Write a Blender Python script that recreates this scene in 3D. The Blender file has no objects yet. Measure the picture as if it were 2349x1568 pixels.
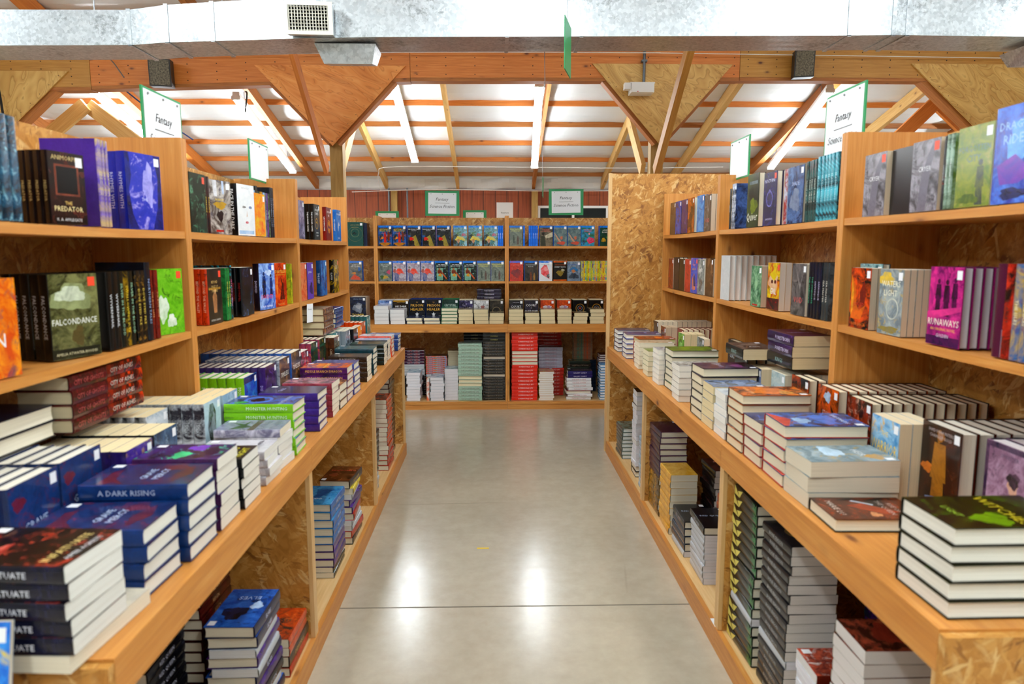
import bpy, math, random
from mathutils import Vector, Matrix
RND = random.Random(7)
C = bpy.context.scene.collection
PI = math.pi
# ---------------------------------------------------------------- camera
F = 1600.0; CX, CY = 1174.5, 784.0
PITCH = math.radians(7.44); YAW = math.radians(1.38); EYE = 1.5
cd = bpy.data.cameras.new('camera'); cam = bpy.data.objects.new('camera', cd); C.objects.link(cam)
cam.location = (0, 0, EYE); cam.rotation_euler = (PI/2 - PITCH, 0, -YAW)
cd.sensor_width = 36; cd.sensor_fit = 'HORIZONTAL'; cd.lens = F/2349*36
cd.clip_start = 0.05; cd.clip_end = 100
cd.dof.use_dof = True; cd.dof.focus_distance = 6.2; cd.dof.aperture_fstop = 3.6
sc = bpy.context.scene; sc.camera = cam
_f = Vector((math.sin(YAW)*math.cos(PITCH), math.cos(YAW)*math.cos(PITCH), -math.sin(PITCH)))
_r = Vector((math.cos(YAW), -math.sin(YAW), 0)); _k = _r.cross(_f)
def ray(u, v): return _f + _r*((u-CX)/F) - _k*((v-CY)/F)
def atZ(u, v, z): d = ray(u, v); return Vector((0, 0, EYE)) + d*((z-EYE)/d.z)
def atY(u, v, y): d = ray(u, v); return Vector((0, 0, EYE)) + d*(y/d.y)
def proj(p):
    q = Vector(p) - Vector((0, 0, EYE)); w = q.dot(_f)
    return (CX + F*q.dot(_r)/w, CY - F*q.dot(_k)/w) if w > 1e-3 else (1e9, 1e9)
def yAt(u, x, z):                      # depth on a line along the aisle that shows at column u
    lo, hi = 0.3, 30.0
    s = 1 if x > 0 else -1
    for _ in range(50):
        m = (lo+hi)/2
        if (proj((x, m, z))[0]-u)*s > 0: lo = m
        else: hi = m
    return m
def xAt(u, y, z):
    lo, hi = -20.0, 20.0
    for _ in range(50):
        m = (lo+hi)/2
        if proj((m, y, z))[0] < u: lo = m
        else: hi = m
    return m
# ---------------------------------------------------------------- colours, materials
def lin(h):
    h = h.lstrip('#')
    if len(h) == 3: h = ''.join(c*2 for c in h)
    v = [int(h[i:i+2], 16)/255 for i in (0, 2, 4)]
    return tuple(((c+.055)/1.055)**2.4 if c > .04045 else c/12.92 for c in v) + (1.0,)
def ink1(h):                             # printing inks are deeper than their screen swatches
    return tuple(c**1.22 for c in lin(h)[:3])+(1.0,)
class NT:
    def __init__(s, name):
        s.m = bpy.data.materials.new(name); s.m.use_nodes = True; s.t = s.m.node_tree
        s.b = s.t.nodes['Principled BSDF']; s.L = s.t.links
    def n(s, typ, **k):
        nd = s.t.nodes.new('ShaderNode'+typ)
        for a, b in k.items():
            if a.startswith('i_'):
                key = a[2:]; nd.inputs[int(key) if key.isdigit() else key.replace('_', ' ')].default_value = b
            else: setattr(nd, a, b)
        return nd
    def l(s, a, b): s.L.new(a, b)
    def uv(s, sx=1, sy=1, rot=0, loc=(0, 0, 0)):
        t = s.n('TexCoord'); m = s.n('Mapping'); m.inputs['Scale'].default_value = (sx, sy, 1)
        m.inputs['Location'].default_value = loc; src = t.outputs['UV']
        if rot:
            r = s.n('Mapping'); r.inputs['Rotation'].default_value = (0, 0, rot); s.l(src, r.inputs[0]); src = r.outputs[0]
        s.l(src, m.inputs[0]); return m.outputs[0]
    def noise(s, vec, scale, detail=3, rough=.5, dist=0):
        n = s.n('TexNoise'); n.inputs['Scale'].default_value = scale; n.inputs['Detail'].default_value = detail
        n.inputs['Roughness'].default_value = rough; n.inputs['Distortion'].default_value = dist
        s.l(vec, n.inputs['Vector']); return n.outputs[0]
    def ramp(s, fac, stops, interp='LINEAR'):
        r = s.n('ValToRGB'); r.color_ramp.interpolation = interp; e = r.color_ramp.elements
        while len(e) < len(stops): e.new(.5)
        for el, (p, c) in zip(e, stops):
            el.position = p; el.color = c if isinstance(c, tuple) else lin(c)
        s.l(fac, r.inputs[0]); return r.outputs[0]
    def mix(s, fac, a, b, mode='MIX'):
        m = s.n('Mix', data_type='RGBA', blend_type=mode)
        for sock, v in ((m.inputs[0], fac), (m.inputs[6], a), (m.inputs[7], b)):
            if hasattr(v, 'is_output'): s.l(v, sock)
            elif isinstance(v, (int, float)): sock.default_value = v if sock.type == 'VALUE' else (v, v, v, 1)
            else: sock.default_value = v if isinstance(v, tuple) else lin(v)
        return m.outputs[2]
    def math(s, op, a, b=0.0):
        m = s.n('Math', operation=op)
        for sock, v in ((m.inputs[0], a), (m.inputs[1], b)):
            if hasattr(v, 'is_output'): s.l(v, sock)
            else: sock.default_value = v
        return m.outputs[0]
    def bump(s, h, strength=.3, dist=.01):
        b = s.n('Bump'); b.inputs['Strength'].default_value = strength; b.inputs['Distance'].default_value = dist
        s.l(h, b.inputs['Height']); s.l(b.outputs[0], s.b.inputs['Normal'])
    def out(s, col=None, rough=.5, metal=0, **k):
        if col is not None:
            if hasattr(col, 'is_output'): s.l(col, s.b.inputs['Base Color'])
            else: s.b.inputs['Base Color'].default_value = lin(col) if isinstance(col, str) else col
        if hasattr(rough, 'is_output'): s.l(rough, s.b.inputs['Roughness'])
        else: s.b.inputs['Roughness'].default_value = rough
        s.b.inputs['Metallic'].default_value = metal
        for a, v in k.items(): s.b.inputs[a.replace('_', ' ')].default_value = v
        return s.m
def plain(name, col, rough=.5, metal=0, **k): return NT(name).out(col, rough, metal, **k)
def wood(name, c0, c1, c2, knots=True, rough=.45, ringscale=1.0):
    t = NT(name); v = t.uv(1.3, 26*ringscale)
    n1 = t.noise(v, 2.2, 4, .6, .6)
    v2 = t.uv(3, 160); n2 = t.noise(v2, 2, 2)
    col = t.ramp(n1, [(.25, c0), (.5, c1), (.72, c2)])
    col = t.mix(.25, col, t.ramp(n2, [(.3, c0), (.7, c2)]))
    if knots:
        vk = t.uv(2.6, 5.5); vo = t.n('TexVoronoi'); vo.inputs['Scale'].default_value = 1.25; t.l(vk, vo.inputs[0])
        k = t.ramp(vo.outputs['Distance'], [(.045, (1, 1, 1, 1)), (.10, (.25, .25, .25, 1)), (.17, (0, 0, 0, 1))])
        col = t.mix(k, col, '#5a2a10')
    big = t.noise(t.uv(.8, 2), 1.3, 2)
    col = t.mix(t.ramp(big, [(.3, (0, 0, 0, 1)), (.8, (.35, .35, .35, 1))]), col, c0)
    t.bump(n2, .12, .002)
    return t.out(col, rough)
M = {}
M['pine'] = wood('pine_boards', '#b06a26', '#cb8638', '#dca055')
M['pine_pale'] = wood('pale_pine_edge', '#c99a5c', '#dcb277', '#e8c590')
M['girder'] = wood('girder_planks', '#b8611a', '#d67c2a', '#e39448', rough=.5)
M['girder_y'] = wood('girder_planks_yellow', '#a26a20', '#bd8433', '#cf9a48', rough=.5)
M['rafter'] = wood('rafter_timber', '#8f4f1c', '#ae6a2c', '#c4803c', rough=.6)
M['rafter_or'] = wood('orange_timber', '#b8611c', '#d27a2c', '#de8e40', rough=.6)
M['rafter_y'] = wood('pale_timber', '#b98a44', '#d2a660', '#e0bb7c', rough=.6)
M['post'] = wood('post_timber', '#8d6a2e', '#a98543', '#bd9a58', rough=.6, ringscale=.5)
def ply(name, c0, c1, c2):
    t = NT(name); v = t.uv(1.0, 3.2); n1 = t.noise(v, 1.6, 2, .4, 1.4)
    w = t.math('FRACT', t.math('MULTIPLY', n1, 9.0))
    col = t.mix(.55, t.ramp(n1, [(.3, c0), (.5, c1), (.7, c2)]), t.ramp(w, [(0, c1), (.8, c2), (.93, c0), (1, c1)]))
    vo = t.n('TexVoronoi'); vo.inputs['Scale'].default_value = 2.1; t.l(t.uv(1, 1.3), vo.inputs[0])
    k = t.ramp(vo.outputs['Distance'], [(.03, (1, 1, 1, 1)), (.075, (0, 0, 0, 1))])
    return t.out(t.mix(k, col, '#6a300e'), .5)
M['ply_o'] = ply('plywood_orange', '#b8600f', '#de8430', '#eda050')
M['ply_y'] = ply('plywood_yellow', '#9c6e24', '#c8964a', '#e0b86c')
def osb():
    t = NT('strand_board'); cols = []
    base = t.ramp(t.noise(t.uv(), 14, 5, .75, 1.5), [(.3, '#8f5a1c'), (.5, '#b47a30'), (.7, '#c89248')])
    col = base
    for i, (rot, sx, sy, off) in enumerate(((.25, 8, 34, 0), (1.35, 11, 40, 5), (2.2, 14, 38, 11), (-.75, 15, 70, 3), (.8, 20, 60, 17), (2.75, 18, 95, 23), (1.8, 26, 110, 31))):
        vo = t.n('TexVoronoi'); vo.inputs['Scale'].default_value = 1.0; vo.inputs['Randomness'].default_value = 1
        m = t.uv(sx, sy, rot, (off, off*1.7, 0)); wn = t.n('TexNoise'); wn.inputs['Scale'].default_value = .35+.1*i; t.l(m, wn.inputs['Vector'])
        ma = t.n('VectorMath', operation='MULTIPLY_ADD'); t.l(wn.outputs['Color'], ma.inputs[0]); ma.inputs[1].default_value = (2.2, 3.5, 0); t.l(m, ma.inputs[2]); t.l(ma.outputs[0], vo.inputs[0])
        sep = t.n('SeparateColor'); t.l(vo.outputs['Color'], sep.inputs[0])
        chip = t.ramp(sep.outputs[0], [(0, '#74420f'), (.12, '#a0661f'), (.5, '#bb8036'), (.8, '#cb954a'), (1, '#dcb679')])
        mask = t.ramp(sep.outputs[1], [(.58+.03*i, (0, 0, 0, 1)), (.66+.03*i, (.9, .9, .9, 1))], 'LINEAR')
        edge = t.ramp(vo.outputs['Distance'], [(.45, (1, 1, 1, 1)), (.75, (0, 0, 0, 1))])
        col = t.mix(t.math('MULTIPLY', mask, edge), col, chip)
    t.bump(t.noise(t.uv(), 60, 2), .15, .003)
    return t.out(col, .5)
M['osb'] = osb()
def galv():
    t = NT('galvanised_sheet'); vo = t.n('TexVoronoi'); vo.inputs['Scale'].default_value = 55; t.l(t.uv(), vo.inputs[0])
    sep = t.n('SeparateColor'); t.l(vo.outputs['Color'], sep.inputs[0])
    col = t.ramp(sep.outputs[0], [(0, '#b4bbbf'), (1, '#d3d9dc')])
    sm = t.math('MULTIPLY', t.noise(t.uv(), 2.4, 2), t.noise(t.uv(), 22, 6, .8))
    dirt = t.ramp(sm, [(.31, (0, 0, 0, 1)), (.37, (.6, .6, .6, 1))])
    col = t.mix(dirt, col, '#6d7072')
    t.bump(t.noise(t.uv(1, 3), 1.5, 2), .25, .02)
    return t.out(col, t.ramp(sep.outputs[1], [(0, (.3, .3, .3, 1)), (1, (.42, .42, .42, 1))]), .85)
M['galv'] = galv()
def concrete():
    t = NT('sealed_concrete'); v = t.uv()
    a = t.noise(v, 1.1, 5, .6); b = t.noise(v, 14, 5, .7); c = t.noise(v, 120, 2)
    col = t.ramp(a, [(.3, '#aba08c'), (.7, '#c2b7a2')])
    col = t.mix(.22, col, t.ramp(b, [(.3, '#9a8f7b'), (.7, '#cbc1ac')]))
    spots = t.ramp(t.noise(v, 34, 3, .6), [(.16, (.5, .5, .5, 1)), (.22, (0, 0, 0, 1))])
    col = t.mix(spots, col, '#8b8070')
    wv = t.n('TexVoronoi', feature='DISTANCE_TO_EDGE'); wv.inputs['Scale'].default_value = .55
    t.l(t.uv(1, 1, .3, (3.3, 1.2, 0)), wv.inputs[0])
    ck = t.math('MULTIPLY', t.ramp(wv.outputs[0], [(.0, (1, 1, 1, 1)), (.004, (0, 0, 0, 1))]), t.ramp(t.noise(v, .9, 1), [(.5, (0, 0, 0, 1)), (.6, (.5, .5, .5, 1))]))
    col = t.mix(ck, col, '#7d7466')
    t.bump(t.noise(v, 6, 3), .02, .01)
    r = t.ramp(b, [(.3, (.17, .17, .17, 1)), (.8, (.27, .27, .27, 1))])
    return t.out(col, r, 0, Specular_IOR_Level=.85)
M['concrete'] = concrete()
def vinyl():
    t = NT('white_vinyl_facing'); n = t.noise(t.uv(1, 1), 3, 3, .5, .5)
    t.bump(n, .35, .03)
    return t.out('#dcdddd', .38)
M['vinyl'] = vinyl()
def siding():
    t = NT('red_stained_siding'); v = t.uv(30, 1.2); n = t.noise(v, 1.5, 4, .6)
    col = t.ramp(n, [(.3, '#743012'), (.6, '#96461e'), (.8, '#a8562a')])
    sep = t.n('SeparateXYZ'); t.l(t.uv(), sep.inputs[0])
    fr = t.math('FRACT', t.math('MULTIPLY', sep.outputs[0], 1/.2))
    g = t.ramp(fr, [(.0, (1, 1, 1, 1)), (.05, (1, 1, 1, 1)), (.06, (0, 0, 0, 1))], 'CONSTANT')
    t.bump(t.math('SUBTRACT', 1.0, g), .8, .01)
    return t.out(t.mix(t.math('MULTIPLY', g, .75), col, '#2a1006'), .6)
M['siding'] = siding()
M['green'] = plain('green_board', '#0f8a4c', .4)
M['paper'] = plain('white_paper', '#eef0f2', .55)
M['ink'] = plain('black_ink', '#15161a', .5)
M['black'] = plain('black_cabinet', '#1c1a18', .5)
def mesh_cloth():
    t = NT('speaker_cloth'); n = t.noise(t.uv(), 60, 5, .8)
    return t.out(t.ramp(n, [(.4, '#3a352c'), (.6, '#7d7460')]), .8)
M['cloth'] = mesh_cloth()
M['cream_metal'] = plain('cream_painted_metal', '#e8e6d8', .4)
M['white_metal'] = plain('white_painted_metal', '#ececec', .35)
M['white_plastic'] = plain('white_plastic', '#e6e4e0', .4)
M['dark'] = plain('black_parts_and_shade', '#14120f', .8)
M['steel'] = plain('steel_fittings', '#8b8d90', .35, .9)
M['conduit'] = plain('grey_conduit', '#5e6368', .4, .6)
M['whitewall'] = plain('white_painted_wall', '#cfccc5', .8)
M['yellow'] = plain('yellow_tape', '#e6c21c', .5)
M['caulk'] = plain('joint_filler', '#6f675a', .8)
def glass():
    t = NT('window_glass'); return t.out('#8fa0a8', .05, 0, Transmission_Weight=1.0, IOR=1.45)
M['glass'] = glass()
def tube(name, s):
    m = bpy.data.materials.new(name); m.use_nodes = True; b = m.node_tree.nodes['Principled BSDF']
    b.inputs['Base Color'].default_value = (1, 1, 1, 1); b.inputs['Emission Color'].default_value = (.86, .95, 1, 1)
    b.inputs['Emission Strength'].default_value = s; return m
M['tube'] = tube('fluorescent_tube', 62.0); M['tube_near'] = tube('added_unseen_tube', 105.0)  # the stronger tubes serve the added, unseen lights
# printed matter: three ink colours per face ride on the mesh as attributes
def printed():
    t = NT('printed_cover')
    def at(n): a = t.n('Attribute'); a.attribute_name = n; return a.outputs['Color']
    v = t.uv()
    n1 = t.noise(v, 13, 6, .68, 1.6); n2 = t.noise(t.uv(1, 1, .7, (4, 9, 0)), 24, 7, .72, 1.1); n3 = t.noise(v, 150, 3, .6)
    col = t.mix(t.ramp(n1, [(.4, (0, 0, 0, 1)), (.62, (1, 1, 1, 1))]), at('ink_a'), at('ink_b'))
    col = t.mix(t.ramp(n2, [(.54, (0, 0, 0, 1)), (.68, (1, 1, 1, 1))]), col, at('ink_c'))
    col = t.mix(.12, col, t.ramp(n3, [(.3, (.0, .0, .0, 1)), (.7, (.8, .8, .8, 1))]), 'SOFT_LIGHT')
    return t.out(col, .2, 0, Specular_IOR_Level=.4)
M['print'] = printed()
def inkm():
    t = NT('printed_ink'); a = t.n('Attribute'); a.attribute_name = 'ink_a'
    return t.out(a.outputs['Color'], .32)
M['lett'] = inkm()
def pages():
    t = NT('page_edges'); a = t.n('Attribute'); a.attribute_name = 'ink_a'
    n = t.noise(t.uv(3, 900), 1, 2, .6)
    col = t.mix(t.ramp(n, [(.35, (.22, .22, .22, 1)), (.6, (0, 0, 0, 1))]), a.outputs['Color'], '#8f7a58')
    return t.out(col, .75)
M['pages'] = pages()
MATORD = ['print', 'pages', 'lett', 'sticker_w']
M['sticker_w'] = M['lett']
# ---------------------------------------------------------------- mesh builder
class MB:
    """faces with their own uv, material and ink colours; build() links them as ONE mesh object"""
    def __init__(s): s.v = []; s.f = []; s.uv = []; s.mi = []; s.ink = []
    def face(s, pts, uv=None, mi=0, ink=None):
        b = len(s.v); s.v.extend([tuple(p) for p in pts]); s.f.append(tuple(range(b, b+len(pts))))
        s.uv.append(uv or [(0, 0)]*len(pts)); s.mi.append(mi); s.ink.append(ink)
    def quad_auto(s, pts, ax, mi=0, ink=None, off=(0, 0)):
        # uv in metres, u along direction ax
        p = [Vector(q) for q in pts]; n = (p[1]-p[0]).cross(p[-1]-p[0])
        if n.length < 1e-12: n = Vector((0, 0, 1))
        n.normalize(); a = Vector(ax); a = a - n*a.dot(n)
        if a.length < .3:
            a = n.orthogonal() if n.orthogonal().length else Vector((1, 0, 0))
            for t in (Vector((1, 0, 0)), Vector((0, 1, 0)), Vector((0, 0, 1))):
                if abs(t.dot(n)) < .5: a = t-n*t.dot(n); break
        a.normalize(); b = n.cross(a)
        s.face(pts, [(q.dot(a)+off[0], q.dot(b)+off[1]) for q in p], mi, ink)
    def box(s, lo, hi, mi=0, ax=None, off=None, bev=0.0, mat=None, ink=None):
        x0, y0, z0 = lo; x1, y1, z1 = hi
        d = (x1-x0, y1-y0, z1-z0)
        if ax is None:
            k = d.index(max(d)); ax = [(1, 0, 0), (0, 1, 0), (0, 0, 1)][k]
        off = off or (RND.uniform(0, 30), RND.uniform(0, 30))
        P = [(x0, y0, z0), (x1, y0, z0), (x1, y1, z0), (x0, y1, z0), (x0, y0, z1), (x1, y0, z1), (x1, y1, z1), (x0, y1, z1)]
        if mat is not None: P = [tuple(mat @ Vector(p)) for p in P]; ax = tuple(mat.to_3x3() @ Vector(ax))
        for q in ((3, 2, 1, 0), (4, 5, 6, 7), (0, 1, 5, 4), (2, 3, 7, 6), (1, 2, 6, 5), (3, 0, 4, 7)):
            s.quad_auto([P[i] for i in q], ax, mi, ink, off)
    def beam(s, a, b, w, h, mi=0, up=(0, 0, 1)):
        a, b = Vector(a), Vector(b); d = b-a; L = d.length; d.normalize()
        sd = d.cross(Vector(up)); sd.normalize(); u = sd.cross(d)
        m = Matrix((( d.x, sd.x, u.x, a.x), (d.y, sd.y, u.y, a.y), (d.z, sd.z, u.z, a.z), (0, 0, 0, 1)))
        s.box((0, -w/2, -h/2), (L, w/2, h/2), mi, (1, 0, 0), None, mat=m)
    def prism(s, poly, thick, mat, mi=0, ax=(1, 0, 0), ink=None):
        # poly in local xy, extruded along local z by thick
        off = (RND.uniform(0, 30), RND.uniform(0, 30)); n = len(poly)
        A = [mat @ Vector((x, y, 0)) for x, y in poly]; B = [mat @ Vector((x, y, thick)) for x, y in poly]
        a2 = mat.to_3x3() @ Vector(ax)
        s.quad_auto(B, a2, mi, ink, off); s.quad_auto(A[::-1], a2, mi, ink, off)
        for i in range(n):
            j = (i+1) % n; s.quad_auto([A[i], A[j], B[j], B[i]], a2, mi, ink, off)
    def tube(s, pts, r, mi=0, seg=10, caps=True):
        pts = [Vector(p) for p in pts]; rings = []
        for i, p in enumerate(pts):
            d = (pts[min(i+1, len(pts)-1)]-pts[max(i-1, 0)]).normalized()
            a = d.orthogonal().normalized() if i == 0 else (a - d*a.dot(d)).normalized()
            b = d.cross(a)
            rings.append([p + (a*math.cos(2*PI*k/seg)+b*math.sin(2*PI*k/seg))*r for k in range(seg)])
        for i in range(len(rings)-1):
            for k in range(seg):
                l = (k+1) % seg; s.face([rings[i][k], rings[i][l], rings[i+1][l], rings[i+1][k]], None, mi)
        if caps: s.face(rings[0][::-1], None, mi); s.face(rings[-1], None, mi)
    def data(s, name, mats, ink=False):
        me = bpy.data.meshes.new(name); me.from_pydata(s.v, [], s.f)
        uvl = me.uv_layers.new(name='UVMap'); flat = [c for f in s.uv for p in f for c in p]
        uvl.data.foreach_set('uv', flat)
        me.polygons.foreach_set('material_index', s.mi)
        for m in mats: me.materials.append(m)
        if ink:
            for k, an in enumerate(('ink_a', 'ink_b', 'ink_c')):
                at = me.attributes.new(an, 'FLOAT_COLOR', 'FACE')
                at.data.foreach_set('color', [c for i in s.ink for c in (i or ((1, 1, 1, 1),)*3)[k]])
        me.update(); return me
    def build(s, name, mats, parent=None, ink=False):
        if not isinstance(mats, (list, tuple)): mats = [mats]
        o = bpy.data.objects.new(name, s.data(name, [M[m] if isinstance(m, str) else m for m in mats], ink))
        C.objects.link(o); o.parent = parent; return o
def tag(o, label, cat, group=None, kind=None):
    o['label'] = label; o['category'] = cat
    if group: o['group'] = group
    if kind: o['kind'] = kind
    return o
def empty(name, loc, label, cat, group=None):
    o = bpy.data.objects.new(name, None); o.empty_display_size = .05; C.objects.link(o); o.location = loc
    return tag(o, label, cat, group)
def local(mb, o):                       # vertices given in world space become local to the (unrotated) parent
    l = o.location; mb.v = [(x-l.x, y-l.y, z-l.z) for x, y, z in mb.v]; return mb
def part(mb, name, mats, o, ink=False, label=None):
    p = local(mb, o).build(name, mats, o, ink)
    if label: p['label'] = label
    return p
def struct(mb, name, mats): o = mb.build(name, mats); o['kind'] = 'structure'; return o
_T = {}
def text_polys(txt):
    """triangles of a word in Blender's own font, cap height about .7, centred on the origin"""
    if txt not in _T:
        cu = bpy.data.curves.new('t', 'FONT'); cu.body = txt; cu.align_x = 'CENTER'; cu.resolution_u = 1
        ob = bpy.data.objects.new('t', cu); C.objects.link(ob)
        dg = bpy.context.evaluated_depsgraph_get(); me = ob.evaluated_get(dg).to_mesh()
        vs = [(v.co.x, v.co.y) for v in me.vertices]; fs = [tuple(p.vertices) for p in me.polygons]
        fs2 = []
        for p in me.polygons: fs2.append(tuple(p.vertices) if p.normal.z > 0 else tuple(reversed(p.vertices)))
        ob.evaluated_get(dg).to_mesh_clear(); bpy.data.objects.remove(ob); bpy.data.curves.remove(cu)
        xs = [v[0] for v in vs] or [0, 1]; w = max(xs)-min(xs) or 1; mx = (max(xs)+min(xs))/2
        _T[txt] = ([(x-mx, y-.35) for x, y in vs], fs2, w)
    return _T[txt]
def add_text(mb, txt, mat, size, maxw, mi=0, col=None, squeeze=None, shear=0):
    vs, fs, w = text_polys(txt); sx = size
    if w*sx > maxw: sx = maxw/w
    if squeeze and sx < size*squeeze: size = sx/squeeze
    k = lin(col) if col else (0, 0, 0, 1)
    for f in fs:
        mb.face([mat @ Vector((vs[i][0]*sx+shear*vs[i][1]*size, vs[i][1]*size, 0)) for i in f], None, mi, (k, k, k))
def frame(o, x, y):
    x = Vector(x).normalized(); y = Vector(y); y = (y-x*y.dot(x)).normalized(); z = x.cross(y)
    return Matrix(((x.x, y.x, z.x, o[0]), (x.y, y.y, z.y, o[1]), (x.z, y.z, z.z, o[2]), (0, 0, 0, 1)))
# ================================================================ room shell
WY = 12.2; SL = .27
def roofz(y):                            # underside of the rafters
    return 2.53 + SL*(WY-y) if y > 2.6 else 2.53 + SL*(WY-2.6) - SL*(2.6-y)
mb = MB(); mb.quad_auto([(-9, -5, 0), (9, -5, 0), (9, 12.3, 0), (-9, 12.3, 0)], (1, 0, 0)); struct(mb, 'floor', 'concrete')
mb = MB(); yj = atZ(1170, 1390, 0).y
mb.box((-9, yj-.003, .0002), (9, yj+.003, .0012)); struct(mb, 'trim_1', 'caulk')
mb = MB(); q = atZ(1108, 1257, 0); mb.box((q.x-.03, q.y-.006, .0003), (q.x+.03, q.y+.006, .0012), mat=None)
tag(mb.build('floor_marking', 'yellow'), 'short strip of yellow tape stuck on the concrete floor of the aisle', 'tape')
mb = MB()
mb.box((-9, WY, 0), (.74, WY+.12, 2.53), ax=(1, 0, 0), off=(0, 0)); mb.box((.74, WY, 0), (1.96, WY+.12, 1.2), ax=(1, 0, 0), off=(0, 0))
mb.box((.74, WY, 2.27), (1.96, WY+.12, 2.53), ax=(1, 0, 0), off=(0, 0)); mb.box((1.96, WY, 0), (9, WY+.12, 2.53), ax=(1, 0, 0), off=(0, 0))
struct(mb, 'wall_back', 'siding')
wn = bpy.data.objects.new('window_1', None); C.objects.link(wn); wn.location = (1.35, WY, 1.73); wn['kind'] = 'structure'
mb = MB()
for a, b in (((.74, 2.23), (1.96, 2.27)), ((.74, 1.2), (1.96, 1.24)), ((.74, 1.24), (.78, 2.23)), ((1.92, 1.24), (1.96, 2.23)), ((1.33, 1.24), (1.37, 2.23))):
    mb.box((a[0], WY-.015, a[1]), (b[0], WY+.05, b[1]))
part(mb, 'window_frame', 'white_metal', wn)
mb = MB(); mb.box((.78, WY+.02, 1.24), (1.92, WY+.026, 2.23)); part(mb, 'window_glass', 'glass', wn)
mb = MB(); mb.box((.7, WY+.3, 1.1), (2.0, WY+.32, 2.35)); struct(mb, 'outdoor_backdrop', plain('dim_outdoors', '#7f868a', .9))  # grey board stands in for the dim outdoors behind the glass
for nm, a, b in (('wall_left', (-9.1, -5, 0), (-9, 12.3, 5.2)), ('wall_right', (9, -5, 0), (9.1, 12.3, 5.2)), ('wall_near', (-9, -5.1, 0), (9, -5, 5.2))):
    mb = MB(); mb.box(a, b); struct(mb, nm, 'whitewall')
# insulated roof lining: sags between the purlins
PUR = [12.0-.61*i for i in range(0, 28)]
def linez(y, x):
    f = ((12.0-y)/.61) % 1.0
    bay = 1-abs(math.sin((x-.06)/1.21*PI/1.0))**.5
    return roofz(y) + .225 - .055*math.sin(f*PI)*(1-.35*bay) + .004*math.sin(x*9+y*5)
ys = []
y = 12.3
while y > -5: ys.append(y); y -= .61/6
xs = [-9+.2*i for i in range(91)]
mb = MB()
G = [[(x, y, linez(y, x)) for x in xs] for y in ys]
for i in range(len(ys)-1):
    for j in range(len(xs)-1):
        a = G[i][j]; mb.face([G[i][j], G[i][j+1], G[i+1][j+1], G[i+1][j]][::-1], [(p[0], p[1]) for p in (G[i][j], G[i][j+1], G[i+1][j+1], G[i+1][j])][::-1])
o = struct(mb, 'ceiling', 'vinyl')
for p in o.data.polygons: p.use_smooth = True
mb = MB()                                # loose vinyl hanging down the top of the wall
n = 150
for i in range(n):
    x0, x1 = -9+18*i/n, -9+18*(i+1)/n
    r = [[(x, WY-.03-.03*math.sin(x*7+k)-.02*k*(1-k), 2.74-.25*k/3+.02*math.sin(x*5.3+2*math.sin(x*1.7))*(k == 3)) for k in range(4)] for x in (x0, x1)]
    for k in range(3): mb.face([r[0][k], r[0][k+1], r[1][k+1], r[1][k]], [(x0, k*.1), (x0, k*.1+.1), (x1, k*.1+.1), (x1, k*.1)])
o = struct(mb, 'ceiling_flap', 'vinyl')
for p in o.data.polygons: p.use_smooth = True
for i, y in enumerate(PUR):
    if y < 1: continue
    mb = MB(); z = roofz(y)+.19; mb.box((-9, y-.02, z-.03), (9, y+.02, z+.045), off=(i*3.3, i)); struct(mb, 'purlin', 'rafter_or' if i % 3 else 'rafter')
for x, w, m in ((-7.6, .045, 'rafter'), (-6.2, .045, 'rafter'), (-4.62, .1, 'rafter_or'), (-3.02, .06, 'rafter'), (-1.84, .05, 'rafter_y'), (-.63, .05, 'rafter_y'), (.66, .05, 'rafter'), (1.84, .055, 'rafter_y'), (2.97, .07, 'rafter_y'), (4.14, .09, 'rafter'), (5.35, .06, 'rafter_y'), (6.6, .05, 'rafter'), (7.8, .05, 'rafter')):
    mb = MB(); mb.beam((x, WY, roofz(WY)+.09), (x, 2.6, roofz(2.6)+.09), w, .15); struct(mb, 'rafter', m)
# the far wall's posts
for x, w in ((-1.71, .1), (.68, .105), (-4.1, .1), (3.1, .1)):
    mb = MB(); mb.box((x-w/2, WY-.12, 0), (x+w/2, WY-.02, 2.52)); struct(mb, 'wall_post', 'post')
for x in (-1.79, -1.48):
    mb = MB(); mb.tube([(x, WY-.16, .0), (x, WY-.16, 2.55)], .014); o = mb.build('wall_conduit', 'conduit')
    tag(o, 'thin grey conduit on the red siding, %s the square wooden post' % ('just behind' if x < -1.7 else 'a hand away from'), 'conduit')
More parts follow.
